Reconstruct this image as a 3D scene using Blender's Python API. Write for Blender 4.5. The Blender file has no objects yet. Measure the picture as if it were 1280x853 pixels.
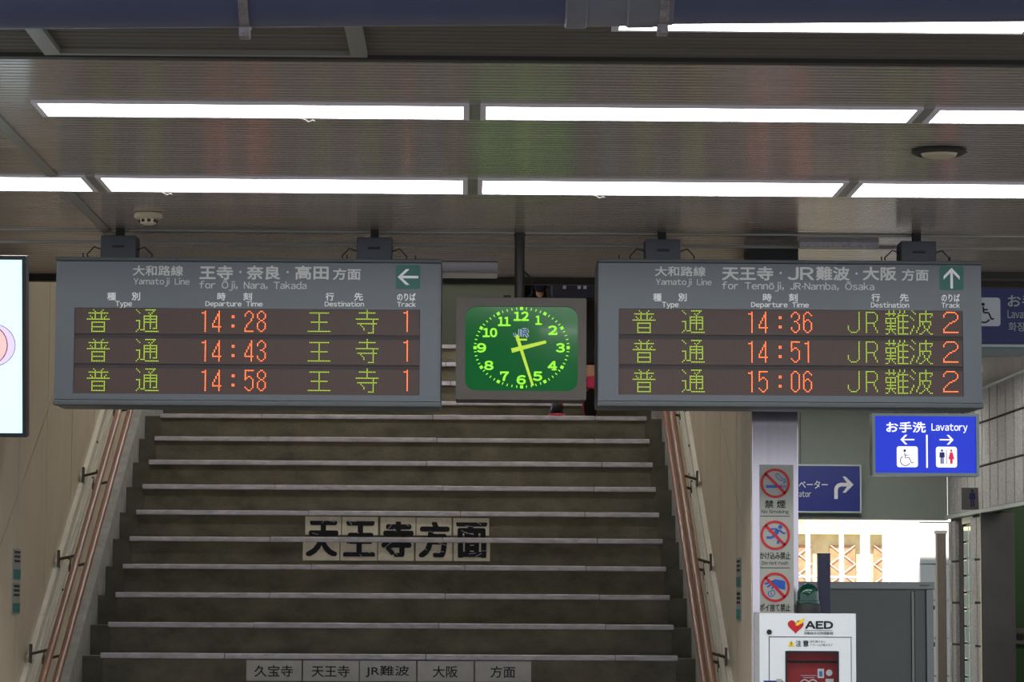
import bpy, bmesh, math, random
from math import sin, cos, pi, radians, tan, atan2, sqrt
from mathutils import Vector, Matrix
random.seed(7)
C = bpy.context.scene.collection
SC = bpy.context.scene

# ------------------------------------------------------------------ camera
EYE = 1.5
YAW, PITCH, ROLL, F = 0.01435, 0.0928, 0.00526, 3530.0
R0 = Vector((cos(YAW), -sin(YAW), 0))
D0 = Vector((sin(YAW)*cos(PITCH), cos(YAW)*cos(PITCH), sin(PITCH)))
U0 = Vector((-sin(YAW)*sin(PITCH), -cos(YAW)*sin(PITCH), cos(PITCH)))
cam = bpy.data.cameras.new('camera'); cam.sensor_width = 36; cam.lens = F/1280*36
cam.clip_start = .05; cam.clip_end = 400
co = bpy.data.objects.new('camera', cam); C.objects.link(co)
rr = cos(ROLL)*R0+sin(ROLL)*U0; uu = -sin(ROLL)*R0+cos(ROLL)*U0
co.matrix_world = Matrix(((rr.x, uu.x, -D0.x, 0), (rr.y, uu.y, -D0.y, 0), (rr.z, uu.z, -D0.z, EYE), (0, 0, 0, 1)))
SC.camera = co

# ------------------------------------------------------------------ world, sun, exposure
W = bpy.data.worlds.new('sky'); SC.world = W; W.use_nodes = True
bg = W.node_tree.nodes['Background']; bg.inputs[0].default_value = (.80, .88, 1.0, 1); bg.inputs[1].default_value = 1.25
sun = bpy.data.lights.new('sun', 'SUN'); sun.energy = 9.0; sun.angle = .01; sun.color = (1, .95, .87)
so = bpy.data.objects.new('sun', sun); C.objects.link(so); so.rotation_euler = (radians(38), 0, radians(-22)); so.location = (0, -5, 20)
TUBE = 12.0
SC.view_settings.view_transform = 'Standard'; SC.view_settings.look = 'None'
SC.view_settings.gamma = 1; SC.view_settings.use_curve_mapping = False
SC.view_settings.exposure = 0.0
SC.cycles.max_bounces = 8; SC.cycles.sample_clamp_indirect = 4

# ------------------------------------------------------------------ helpers
def at(px, py, Y):
    a, b = px-640, py-426.5
    u, v = a*cos(ROLL)+b*sin(ROLL), -a*sin(ROLL)+b*cos(ROLL)
    d = R0*(u/F)+U0*(-v/F)+D0
    return Vector((0, 0, EYE))+d*(Y/d.y)
def rect(px0, py0, px1, py1, Y):          # level rectangle in the plane Y: x0, x1, z0, z1
    cx, cy = (px0+px1)/2, (py0+py1)/2
    c = at(cx, cy, Y); s = (at(cx+1, cy, Y)-c).length
    return c.x-s*(px1-px0)/2, c.x+s*(px1-px0)/2, c.z-s*(py1-py0)/2, c.z+s*(py1-py0)/2

def lin(c):
    c = c/255
    return c/12.92 if c <= .04045 else ((c+.055)/1.055)**2.4
def rgb(r, g, b): return (lin(r), lin(g), lin(b), 1)

MATS = {}
def mat(name, col, rough=.5, metal=0, var=0, vscale=6, bump=0, bscale=40, emit=0, ecol=None, aniso=None, coat=0, stretch=(1, 1, 1), spec=.5, var2=None):
    m = bpy.data.materials.new(name); m.use_nodes = True; MATS[name] = m
    nt = m.node_tree; p = nt.nodes['Principled BSDF']
    p.inputs['Base Color'].default_value = col; p.inputs['Roughness'].default_value = rough
    p.inputs['Metallic'].default_value = metal; p.inputs['Specular IOR Level'].default_value = spec
    if coat: p.inputs['Coat Weight'].default_value = coat; p.inputs['Coat Roughness'].default_value = .05
    tc = mp = None
    if var or bump:
        tc = nt.nodes.new('ShaderNodeNewGeometry'); mp = nt.nodes.new('ShaderNodeMapping')
        mp.inputs['Scale'].default_value = stretch; nt.links.new(tc.outputs['Position'], mp.inputs['Vector'])
    if var:
        n = nt.nodes.new('ShaderNodeTexNoise'); n.inputs['Scale'].default_value = vscale; n.inputs['Detail'].default_value = 7
        n.inputs['Roughness'].default_value = .62
        nt.links.new(mp.outputs[0], n.inputs['Vector'])
        r = nt.nodes.new('ShaderNodeValToRGB'); r.color_ramp.elements[0].position = .3; r.color_ramp.elements[1].position = .7
        a = var2 if var2 else tuple(max(0, c*(1-var)) for c in col[:3])+(1,)
        b = tuple(min(1, c*(1+var)) for c in col[:3])+(1,)
        r.color_ramp.elements[0].color = a; r.color_ramp.elements[1].color = b
        nt.links.new(n.outputs['Fac'], r.inputs['Fac']); nt.links.new(r.outputs[0], p.inputs['Base Color'])
    if bump:
        n = nt.nodes.new('ShaderNodeTexNoise'); n.inputs['Scale'].default_value = bscale; n.inputs['Detail'].default_value = 4
        nt.links.new(mp.outputs[0], n.inputs['Vector'])
        b = nt.nodes.new('ShaderNodeBump'); b.inputs['Strength'].default_value = bump; b.inputs['Distance'].default_value = .01
        nt.links.new(n.outputs['Fac'], b.inputs['Height']); nt.links.new(b.outputs[0], p.inputs['Normal'])
    if aniso:
        p.inputs['Anisotropic'].default_value = aniso[0]
        cx = nt.nodes.new('ShaderNodeCombineXYZ')
        for i in range(3): cx.inputs[i].default_value = aniso[1][i]
        nt.links.new(cx.outputs[0], p.inputs['Tangent'])
    if emit:
        p.inputs['Emission Color'].default_value = ecol or col; p.inputs['Emission Strength'].default_value = emit
    return m

WL = {}
def wloc(o): return WL.get(o.name, Vector((0, 0, 0)))
def link(o, parent, w):
    C.objects.link(o)
    if parent:
        o.parent = parent; o.location = Vector(w)-wloc(parent)
    else: o.location = w
    WL[o.name] = Vector(w)
    return o
def props(o, label=None, cat=None, group=None, kind=None):
    if label: o['label'] = label
    if cat: o['category'] = cat
    if group: o['group'] = group
    if kind: o['kind'] = kind
    return o
def thing(name, loc, label=None, cat=None, group=None, kind=None):
    o = bpy.data.objects.new(name, None); o.empty_display_size = .1
    link(o, None, loc); return props(o, label, cat, group, kind)
def obj(name, bm, m, parent=None, smooth=False, kind=None, base=None):
    if isinstance(m, str): m = MATS[m]
    if base is None:
        if parent: base = wloc(parent)
        else:
            xs = [v.co for v in bm.verts]
            base = Vector(((min(v.x for v in xs)+max(v.x for v in xs))/2, (min(v.y for v in xs)+max(v.y for v in xs))/2, min(v.z for v in xs)))
    base = Vector(base)
    bmesh.ops.translate(bm, vec=-base, verts=bm.verts)
    me = bpy.data.meshes.new(name)
    if smooth:
        for f in bm.faces: f.smooth = True
    bm.to_mesh(me); bm.free(); me.materials.append(m)
    if smooth and hasattr(me, 'set_sharp_from_angle'): me.set_sharp_from_angle(angle=radians(40))
    o = bpy.data.objects.new(name, me); link(o, parent, base)
    if kind: o['kind'] = kind
    return o
def inst(name, me, loc, parent, m=None):
    o = bpy.data.objects.new(name, me); link(o, parent, loc); return o

def B(): return bmesh.new()
def box(bm, x0, x1, y0, y1, z0, z1, bev=0, seg=2):
    vs = [bm.verts.new((x, y, z)) for x in (x0, x1) for y in (y0, y1) for z in (z0, z1)]
    q = [(0, 1, 3, 2), (4, 6, 7, 5), (0, 4, 5, 1), (2, 3, 7, 6), (0, 2, 6, 4), (1, 5, 7, 3)]
    fs = [bm.faces.new([vs[i] for i in f]) for f in q]
    if bev:
        es = {e for f in fs for e in f.edges}
        bmesh.ops.bevel(bm, geom=list(es), offset=bev, segments=seg, affect='EDGES', profile=.6)
    return bm
def bx(*a, **k): return box(B(), *a, **k)
def prism(bm, pts, axis, a, b):           # closed polygon extruded along an axis; pts = (u, v)
    def mk(u, v, w):
        return {'X': (w, u, v), 'Y': (u, w, v), 'Z': (u, v, w)}[axis]
    A = [bm.verts.new(mk(u, v, a)) for u, v in pts]; Bv = [bm.verts.new(mk(u, v, b)) for u, v in pts]
    n = len(pts)
    bm.faces.new(A); bm.faces.new(Bv[::-1])
    for i in range(n): bm.faces.new([A[i], Bv[i], Bv[(i+1) % n], A[(i+1) % n]])
    bmesh.ops.recalc_face_normals(bm, faces=bm.faces)
    return bm
def frame_of(d):
    d = d.normalized(); up = Vector((0, 0, 1)) if abs(d.z) < .95 else Vector((1, 0, 0))
    s = d.cross(up).normalized(); return s, s.cross(d).normalized()
def tube(bm, pts, r, n=10, cap=True):
    pts = [Vector(p) for p in pts]; rings = []
    rs = r if isinstance(r, (list, tuple)) else [r]*len(pts)
    s = u = None
    for i, p in enumerate(pts):
        d = (pts[min(i+1, len(pts)-1)]-pts[max(i-1, 0)])
        s, u = frame_of(d)
        rings.append([bm.verts.new(p+s*rs[i]*cos(2*pi*k/n)+u*rs[i]*sin(2*pi*k/n)) for k in range(n)])
    for a, b in zip(rings, rings[1:]):
        for k in range(n): bm.faces.new([a[k], a[(k+1) % n], b[(k+1) % n], b[k]])
    if cap: bm.faces.new(rings[0][::-1]); bm.faces.new(rings[-1])
    bmesh.ops.recalc_face_normals(bm, faces=bm.faces)
    return bm
def lathe(bm, c, prof, n=24, axis='Z'):
    rings = []
    for r, h in prof:
        ring = []
        for k in range(n):
            a = 2*pi*k/n
            p = (r*cos(a), r*sin(a), h) if axis == 'Z' else (r*cos(a), h, r*sin(a))
            ring.append(bm.verts.new(Vector(c)+Vector(p)))
        rings.append(ring)
    for a, b in zip(rings, rings[1:]):
        for k in range(n): bm.faces.new([a[k], a[(k+1) % n], b[(k+1) % n], b[k]])
    bm.faces.new(rings[0]); bm.faces.new(rings[-1])
    bmesh.ops.recalc_face_normals(bm, faces=bm.faces)
    return bm

# text set from the built-in font, as a flat print
TXT = {}; GLY = {}
def raw_glyph(ch):
    if ch not in GLY:
        cu = bpy.data.curves.new('t', 'FONT'); cu.body = chr(ord(ch)+0xFEE0); cu.size = 1; cu.resolution_u = 3
        o = bpy.data.objects.new('t', cu); C.objects.link(o)
        dg = bpy.context.evaluated_depsgraph_get(); dg.update()
        me = bpy.data.meshes.new_from_object(o.evaluated_get(dg))
        V = [(v.co.x, v.co.y) for v in me.vertices]; P = [tuple(p.vertices) for p in me.polygons]
        bpy.data.objects.remove(o); bpy.data.curves.remove(cu); bpy.data.meshes.remove(me)
        x0 = min(v[0] for v in V); GLY[ch] = ([(x-x0, y) for x, y in V], P, max(v[0] for v in V)-x0)
    return GLY[ch]
def latin(s):                              # sans-serif letters set one by one with even gaps
    V, P, x = [], [], 0.0
    for ch in s:
        if ch == ' ': x += .30; continue
        if ch == '-':
            n = len(V); V += [(x, .26), (x+.22, .26), (x+.22, .33), (x, .33)]; P += [(n, n+1, n+2, n+3)]; x += .22+.085; continue
        mac = ch in 'Ōō'; c0 = {'Ō': 'O', 'ō': 'o'}.get(ch, ch)
        v, p, w = raw_glyph(c0); n = len(V)
        V += [(a+x, b) for a, b in v]; P += [tuple(i+n for i in q) for q in p]
        if mac:
            t = max(b for a, b in v)+.07; n = len(V); V += [(x+w*.2, t), (x+w*.8, t), (x+w*.8, t+.065), (x+w*.2, t+.065)]; P += [(n, n+1, n+2, n+3)]
        x += w+.085
    x0 = min(v[0] for v in V); x1 = max(v[0] for v in V); y0 = min(v[1] for v in V); y1 = max(v[1] for v in V)
    return [((a-x0)/(x1-x0), (b-y0)/max(1e-6, y1-y0)) for a, b in V], P
def text_data(s):
    k = s
    if k in TXT: return TXT[k]
    if all(ord(ch) < 0x180 for ch in s) and s.strip(): TXT[k] = latin(s); return TXT[k]
    cu = bpy.data.curves.new('t', 'FONT'); cu.body = s; cu.size = 1; cu.resolution_u = 3
    o = bpy.data.objects.new('t', cu); C.objects.link(o)
    dg = bpy.context.evaluated_depsgraph_get(); dg.update()
    me = bpy.data.meshes.new_from_object(o.evaluated_get(dg))
    V = [(v.co.x, v.co.y) for v in me.vertices]; P = [tuple(p.vertices) for p in me.polygons]
    bpy.data.objects.remove(o); bpy.data.curves.remove(cu); bpy.data.meshes.remove(me)
    x0 = min(v[0] for v in V); x1 = max(v[0] for v in V); y0 = min(v[1] for v in V); y1 = max(v[1] for v in V)
    V = [((x-x0)/(x1-x0), (y-y0)/max(1e-6, y1-y0)) for x, y in V]
    TXT[k] = (V, P); return TXT[k]
def text(name, s, m, parent, pb, Y, bold=0.0, clip=None, frame=None, mirror=False):
    """pb = box in photograph pixels; Y = plane; clip=(lo,hi) keeps that band of the height."""
    V, P = text_data(s)
    x0, x1, z0, z1 = frame if frame else rect(*pb, Y)
    bm = B(); b = bold*(z1-z0)
    x0 += b; x1 -= b; z0 += b; z1 -= b
    offs = [(0, 0)] if not bold else [(b*cos(pi*k/4), b*sin(pi*k/4)) for k in range(8)]
    for n, (dx, dz) in enumerate(offs):      # heavier weight: the outline struck several times side by side
        vs = [bm.verts.new((x0+dx+u*(x1-x0), Y-.00004*n, z0+dz+v*(z1-z0))) for u, v in V]
        for p in P:
            try: bm.faces.new([vs[i] for i in p])
            except ValueError: pass
    if clip:
        for zc, keep in ((z0+clip[0]*(z1-z0), 1), (z0+clip[1]*(z1-z0), -1)):
            bmesh.ops.bisect_plane(bm, geom=bm.verts[:]+bm.edges[:]+bm.faces[:], plane_co=(0, 0, zc), plane_no=(0, 0, -keep), clear_outer=True)
        if clip[2:]: bmesh.ops.translate(bm, vec=(0, 0, clip[2]*(z1-z0)), verts=bm.verts)
    return obj(name, bm, m, parent)

class Flat:                                # flat printed shapes, level around a centre given in photograph pixels
    def __init__(s, cx, cy, Y):
        s.cx, s.cy, s.Y = cx, cy, Y; s.c = at(cx, cy, Y); s.k = (at(cx+1, cy, Y)-s.c).length; s.bm = B()
    def p(s, x, y, dy=0): return (s.c.x+(x-s.cx)*s.k, s.Y+dy, s.c.z-(y-s.cy)*s.k)
    def poly(s, pts):
        f = s.bm.faces.new([s.bm.verts.new(s.p(*q)) for q in pts]); f.normal_update()
        if f.normal.y > 0: f.normal_flip()
        return s
    def rect(s, x0, y0, x1, y1): return s.poly([(x0, y0), (x1, y0), (x1, y1), (x0, y1)])
    def disc(s, x, y, r, ry=None, n=20): return s.poly([(x+r*cos(2*pi*i/n), y+(ry or r)*sin(2*pi*i/n)) for i in range(n)])
    def ring(s, x, y, ro, ri, n=40):
        for i in range(n):
            a, b = 2*pi*i/n, 2*pi*(i+1)/n
            s.poly([(x+ro*cos(a), y+ro*sin(a)), (x+ro*cos(b), y+ro*sin(b)), (x+ri*cos(b), y+ri*sin(b)), (x+ri*cos(a), y+ri*sin(a))])
        return s
    def stroke(s, pts, w):
        for (x0, y0), (x1, y1) in zip(pts, pts[1:]):
            L = sqrt((x1-x0)**2+(y1-y0)**2) or 1; nx, ny = -(y1-y0)/L*w/2, (x1-x0)/L*w/2
            s.poly([(x0+nx, y0+ny), (x1+nx, y1+ny), (x1-nx, y1-ny), (x0-nx, y0-ny)])
        return s
    def rrect(s, x0, y0, x1, y1, r, n=6):
        pts = []
        for cx, cy, a in ((x1-r, y0+r, -90), (x1-r, y1-r, 0), (x0+r, y1-r, 90), (x0+r, y0+r, 180)):
            for i in range(n+1):
                t = radians(a+90*i/n); pts.append((cx+r*cos(t), cy+r*sin(t)))
        return s.poly(pts)
    def out(s, name, m, parent): return obj(name, s.bm, m, parent)

# ------------------------------------------------------------------ materials
mat('ceiling_metal', rgb(186, 176, 169), .21, .6, var=.12, vscale=2.5, stretch=(.25, 6, 1), aniso=(.8, (0, 1, 0)))
mat('ceiling_louvre', rgb(104, 100, 94), .85, 0, spec=.15, var=.15, vscale=3, stretch=(.3, 4, 1))
mat('slab', rgb(90, 88, 84), .9)
mat('trim_grey', rgb(150, 148, 142), .4, .4)
mat('trim_dark', rgb(50, 48, 44), .6)
mat('floor_tile', rgb(120, 116, 110), .4, var=.15, vscale=2)
mat('wall_panel', rgb(200, 188, 166), .42, 0, var=.10, vscale=2.2, stretch=(1, 1, .5), bump=.04, bscale=3)
mat('seam_dark', rgb(60, 54, 46), .7)
mat('step_concrete', rgb(114, 110, 95), .85, 0, var=.38, vscale=5, bump=.3, bscale=60, stretch=(1, 1, 1.6))
mat('nosing_stone', rgb(204, 200, 210), .5, 0, var=.26, vscale=14, stretch=(1, 1, 3), bump=.2, bscale=120)
mat('gutter_concrete', rgb(100, 97, 84), .9, 0, var=.25, vscale=9)
mat('curb_concrete', rgb(144, 144, 141), .8, 0, var=.2, vscale=14, bump=.2, bscale=80)
mat('rail_brown', rgb(132, 90, 68), .38, 0, var=.08, vscale=5)
mat('board_cream', rgb(226, 223, 210), .45, .1, var=.08, vscale=8)
mat('bracket_metal', rgb(92, 88, 78), .4, .7)
mat('fixture_white', rgb(222, 216, 224), .5)
mat('tube_light', (1, 1, 1, 1), .5, emit=TUBE, ecol=(1, .98, .95, 1))
mat('soffit_fill', (1, 1, 1, 1), .5, emit=18, ecol=(1, .98, .95, 1))
mat('stair_tube', (1, 1, 1, 1), .5, emit=30, ecol=(1, .97, .92, 1))
mat('pane', rgb(8, 8, 10), .04, spec=.6); MATS['pane'].node_tree.nodes['Principled BSDF'].inputs['Alpha'].default_value = .12
mat('pipe_blue', rgb(84, 88, 116), .38, 0, var=.1, vscale=3)
mat('coupling_grey', rgb(122, 122, 132), .45, .1, var=.1, vscale=12)
mat('strap_metal', rgb(170, 162, 166), .4, .7, var=.3, vscale=60)
mat('cream_plastic', rgb(186, 178, 150), .5)
mat('sign_housing', rgb(83, 90, 97), .42, .25, var=.03, vscale=2)
mat('sign_edge', rgb(74, 80, 84), .5, .3)
mat('sign_face', rgb(83, 90, 97), .40, .15, var=.04, vscale=2)
mat('mount_grey', rgb(66, 70, 78), .5, .3)
mat('black_rubber', rgb(18, 18, 18), .6)
mat('print_grey', rgb(190, 192, 192), .6)
mat('print_white', rgb(226, 228, 230), .6)
mat('print_black', rgb(16, 16, 20), .6)
mat('arrow_green', rgb(22, 92, 84), .5)
mat('led_board', rgb(82, 66, 66), .5, 0)
mat('led_gap', rgb(38, 32, 36), .6)
mat('led_green', rgb(10, 12, 5), .5, emit=1.35, ecol=rgb(186, 226, 50))
mat('led_orange', rgb(12, 6, 5), .5, emit=4.0, ecol=rgb(255, 104, 48))
mat('clock_housing', rgb(74, 69, 65), .5, .2)
mat('clock_dial', rgb(2, 20, 8), .12, emit=1, ecol=rgb(8, 84, 36), coat=.2)
mat('clock_glow', rgb(20, 40, 8), .4, emit=1.0, ecol=rgb(150, 250, 40))
mat('clock_hand', rgb(120, 150, 30), .4, emit=.62, ecol=rgb(190, 226, 50))
mat('logo_blue', rgb(40, 90, 130), .5, emit=.35, ecol=rgb(50, 110, 150))
mat('pole_dark', rgb(48, 46, 42), .5, .4)
mat('screen_frame', rgb(22, 23, 30), .35)
mat('screen_glow', (.6, .8, .9, 1), .3, emit=.92, ecol=rgb(208, 242, 250))
mat('screen_pink', (.6, .3, .3, 1), .3, emit=.95, ecol=rgb(226, 190, 188))
mat('screen_lilac', (.5, .4, .6, 1), .3, emit=.95, ecol=rgb(214, 196, 232))
mat('screen_ink', rgb(50, 30, 50), .3)
mat('steel', rgb(196, 186, 190), .10, .96, var=.04, vscale=3, stretch=(30, 30, .4))
mat('sticker_grey', rgb(164, 166, 158), .5)
mat('sign_red', rgb(190, 22, 34), .5)
mat('sign_blue', rgb(30, 84, 176), .5)
mat('cabinet_white', rgb(226, 232, 236), .4)
mat('cabinet_seam', rgb(24, 28, 36), .5)
mat('bag_red', rgb(160, 8, 14), .6, var=.15, vscale=10)
mat('bag_dark', rgb(40, 14, 18), .7)
mat('yellow', rgb(240, 214, 40), .5)
mat('label_white', rgb(220, 224, 228), .5)
mat('label_blue', rgb(70, 130, 190), .5)
mat('dome_green', rgb(4, 56, 44), .1, coat=.2)
mat('navy', rgb(24, 26, 54), .45)
mat('wall_green_grey', rgb(136, 144, 134), .6, 0, var=.05, vscale=2)
mat('frame_pale', rgb(176, 188, 182), .4, .3)
mat('blue_unlit', rgb(10, 34, 126), .4)
mat('navy_unlit', rgb(26, 38, 104), .4)
mat('blue_lit', rgb(20, 40, 180), .4, emit=.85, ecol=rgb(34, 58, 205))
mat('white_lit', (.9, .9, .9, 1), .4, emit=1.0, ecol=(1, 1, 1, 1))
mat('ink_lit', rgb(30, 30, 110), .4, emit=.5, ecol=rgb(44, 44, 130))
mat('red_lit', rgb(200, 20, 60), .4, emit=.8, ecol=rgb(230, 40, 84))
mat('plate_grey', rgb(112, 108, 104), .45, .5)
mat('plate_ink', rgb(30, 36, 96), .5)
mat('split_stone', rgb(178, 176, 171), .85, 0, var=.34, vscale=55, bump=1.0, bscale=90)
mat('mortar', rgb(66, 62, 58), .9)
mat('jamb_steel', rgb(120, 119, 118), .4, .75, var=.15, vscale=2)
mat('green_wall', rgb(44, 76, 36), .5, var=.1, vscale=3)
mat('shed_grey', rgb(122, 124, 120), .45, .2, var=.05, vscale=3)
mat('shed_light', rgb(160, 162, 158), .4, .3)
mat('outdoor_tan', rgb(238, 224, 184), .9, 0, var=.3, vscale=1.6, var2=rgb(205, 172, 128))
mat('outdoor_white', rgb(235, 235, 232), .7)
mat('outdoor_pole', rgb(214, 228, 240), .5)
mat('outdoor_brown', rgb(140, 128, 118), .7)
mat('outdoor_window', rgb(186, 140, 104), .7, var=.3, vscale=9)
mat('asphalt', rgb(150, 146, 138), .9, var=.1)
mat('wire', rgb(214, 206, 190), .4, .5)
mat('glass_block', rgb(206, 230, 220), .08, 0, coat=.5)
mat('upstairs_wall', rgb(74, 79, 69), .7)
mat('upstairs_shade', rgb(34, 33, 32), .8)  # darkness of the corridor put into the wall colour
mat('paper', rgb(240, 232, 214), .5, 0, var=.12, vscale=18)
mat('paper_ink', rgb(22, 20, 28), .5, 0, spec=.3)
mat('plate_low', rgb(180, 175, 168), .4, .2, var=.1, vscale=10)
mat('teal_print', rgb(40, 120, 116), .5)
mat('poster_grey', rgb(150, 156, 150), .4)
mat('cloth_black', rgb(22, 22, 26), .8)
mat('cloth_navy', rgb(30, 34, 54), .8)
mat('lavender', rgb(150, 150, 190), .7)
mat('pink_fabric', rgb(226, 60, 104), .7)
mat('skin', rgb(214, 168, 140), .6)
mat('hair', rgb(24, 20, 18), .6)
# a fine grid of unlit diodes on the display boards
def led_grid():
    m = MATS['led_board']; nt = m.node_tree; p = nt.nodes['Principled BSDF']
    g = nt.nodes.new('ShaderNodeNewGeometry'); mp = nt.nodes.new('ShaderNodeVectorMath'); mp.operation = 'SCALE'
    mp.inputs['Scale'].default_value = 1/.00615
    nt.links.new(g.outputs['Position'], mp.inputs[0])
    sp = nt.nodes.new('ShaderNodeSeparateXYZ'); nt.links.new(mp.outputs[0], sp.inputs[0])
    outs = []
    for ax in ('X', 'Z'):
        fr = nt.nodes.new('ShaderNodeMath'); fr.operation = 'FRACT'; nt.links.new(sp.outputs[ax], fr.inputs[0])
        gt = nt.nodes.new('ShaderNodeMath'); gt.operation = 'GREATER_THAN'; gt.inputs[1].default_value = .42; nt.links.new(fr.outputs[0], gt.inputs[0]); outs.append(gt)
    mu = nt.nodes.new('ShaderNodeMath'); mu.operation = 'MULTIPLY'; nt.links.new(outs[0].outputs[0], mu.inputs[0]); nt.links.new(outs[1].outputs[0], mu.inputs[1])
    mx = nt.nodes.new('ShaderNodeMix'); mx.data_type = 'RGBA'; nt.links.new(mu.outputs[0], mx.inputs[0])
    mx.inputs[6].default_value = rgb(50, 35, 33); mx.inputs[7].default_value = rgb(74, 52, 47)
    nt.links.new(mx.outputs[2], p.inputs['Base Color'])
led_grid()

# ================================================================== SETTING
CZ = 3.0
obj('floor', bx(-9, 12, -6, 27.1, -.1, 0), 'floor_tile', kind='structure')
obj('ground_outside', bx(-14, 24, 27.1, 60, -.14, -.04), 'asphalt', kind='structure')
# ceiling: ribbed metal strips between the rows of lamps
ceil = thing('ceiling', (0, 10, CZ), kind='structure')
def ribbed(name, x0, x1, y0, y1, m, pitch=.045, depth=.004, z=CZ, parent=ceil, thick=.05):
    pr = []; y = y0
    while y < y1-1e-6:
        e = min(y+pitch, y1); w = min(.009, (e-y)*.25)
        pr += [(y, z+depth), (y+w*.6, z), (e-w*.6, z)] if e-y > .02 else [(y, z)]
        y = e
    pr.append((y1, z))
    bm = B(); A = [bm.verts.new((x0, a, b)) for a, b in pr]; D = [bm.verts.new((x1, a, b)) for a, b in pr]
    for i in range(len(pr)-1): bm.faces.new([A[i], A[i+1], D[i+1], D[i]][::-1])
    t = [bm.verts.new((x, y, z+thick)) for x in (x0, x1) for y in (y0, y1)]
    bm.faces.new([t[0], t[1], t[3], t[2]]); bm.faces.new([A[0], D[0], t[2], t[0]]); bm.faces.new([A[-1], t[1], t[3], D[-1]])
    bmesh.ops.recalc_face_normals(bm, faces=bm.faces)
    return obj(name, bm, m, parent)
XL, XR = -4.6, 4.6; JX = -1.485
R1 = (8.40, 8.655); R2 = (9.90, 10.255); R3 = (6.93, 7.275)
ribbed('near_louvre_panel', XL, XR, -4.9, R3[0], 'ceiling_louvre', .05, .012)
ribbed('near_louvre_panel', XL, .36, R3[0], R3[1], 'ceiling_louvre', .05, .012)
ribbed('near_louvre_panel', XL, XR, R3[1], 7.66, 'ceiling_louvre', .05, .012)
for y0, y1 in ((7.70, R1[0]), (R1[1], R2[0]), (R2[1], 11.36), (11.39, 11.75), (11.77, 12.95)):
    ribbed('ceiling_panel', XL, JX-.02, y0, y1, 'ceiling_metal')
    ribbed('ceiling_panel', JX+.02, XR, y0, y1, 'ceiling_metal')
ribbed('ceiling_panel', XL, JX-.02, R1[0], R1[1], 'ceiling_metal')
ribbed('ceiling_panel', JX+.02, -1.33, R1[0], R1[1], 'ceiling_metal')
obj('joint_strip', bx(JX-.02, JX+.02, 7.70, R2[0], CZ-.006, CZ+.04), 'trim_grey', ceil)
obj('joint_strip', bx(JX-.02, JX+.02, R2[1], 12.95, CZ-.006, CZ+.04), 'trim_grey', ceil)
obj('edge_trim', bx(XL, XR, 7.66, 7.70, CZ-.012, CZ+.05), 'trim_dark', ceil)
obj('edge_trim', bx(XL, XR, 11.36, 11.39, CZ-.006, CZ+.05), 'trim_grey', ceil)
obj('edge_trim', bx(XL, XR, 11.75, 11.77, CZ-.008, CZ+.05), 'trim_grey', ceil)
obj('edge_trim', bx(-2.05, XR, 12.95, 13.0, CZ-.03, CZ+.4), 'trim_dark', ceil)
obj('roof_slab', bx(XL, XR, -5.0, 12.95, CZ+.16, CZ+.4), 'slab', ceil)
obj('near_soffit', bx(XL, XR, -5.0, -4.9, CZ, CZ+.16), 'slab', ceil)
# hatch frame in the near louvre
h = thing('ceiling_hatch_frame', (-.65, 7.3, CZ-.01), 'grey metal hatch frame in the dark louvred ceiling at upper left', 'hatch')
obj('long_rail', bx(-1.16, -.30, 7.60, 7.625, CZ-.014, CZ+.003), 'trim_grey', h)
for x in (-1.17, -.335): obj('cross_rail', bx(x, x+.045, 6.6, 7.62, CZ-.015, CZ+.003), 'trim_grey', h)

# lamps
def lamp(x0, x1, row, label, group):
    y0, y1 = row; t = thing('fluorescent_ceiling_lamp', ((x0+x1)/2, (y0+y1)/2, CZ-.01), label, 'lamp', group)
    bm = B(); e = .018
    box(bm, x0, x1, y0, y0+e, CZ-.008, CZ+.03); box(bm, x0, x1, y1-e, y1, CZ-.008, CZ+.03)
    box(bm, x0, x0+e, y0+e, y1-e, CZ-.008, CZ+.03); box(bm, x1-e, x1, y0+e, y1-e, CZ-.008, CZ+.03)
    box(bm, x0, x1, y0, y1, CZ+.03, CZ+.07)
    obj('housing', bm, 'fixture_white', t)
    obj('diffuser', bx(x0+e, x1-e, y0+e, y1-e, CZ-.004, CZ+.025), 'tube_light', t)
G = 'recessed fluorescent lamps in rows across the ceiling'
lamp(-1.33, -.012, R1, 'recessed ceiling lamp of the middle row, left one, with a square white end', G)
lamp(.022, 1.36, R1, 'recessed ceiling lamp of the middle row, right of centre above the clock', G)
lamp(1.395, 2.75, R1, 'recessed ceiling lamp of the middle row cut by the right picture edge', G)
lamp(-2.72, -1.37, R2, 'recessed ceiling lamp of the farthest row cut by the left picture edge', G)
lamp(-1.335, -.018, R2, 'recessed ceiling lamp of the farthest row above the left departure board', G)
lamp(.018, 1.335, R2, 'recessed ceiling lamp of the farthest row just above the clock and right board', G)
lamp(1.37, 2.75, R2, 'recessed ceiling lamp of the farthest row cut by the right picture edge', G)
lamp(.36, 1.45, R3, 'recessed ceiling lamp of the nearest row half hidden by the blue pipe', G)
lamp(1.45, 2.8, R3, 'recessed ceiling lamp of the nearest row at the upper right corner', G)
def fillpiece(x0, x1, row): ribbed('ceiling_panel', x0, x1, row[0], row[1], 'ceiling_metal')
for r, xa, xb in ((R1, 2.75, XR), (R2, 2.75, XR), (R2, XL, -2.72), (R3, 2.8, XR)): fillpiece(xa, xb, r)
for r, xs in ((R1, (-.012, 1.36)), (R2, (-1.37, -.018, 1.335))):
    for x in xs: obj('lamp_divider', bx(x, x+.035, r[0], r[1], CZ-.004, CZ+.04), 'trim_grey', ceil)

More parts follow.
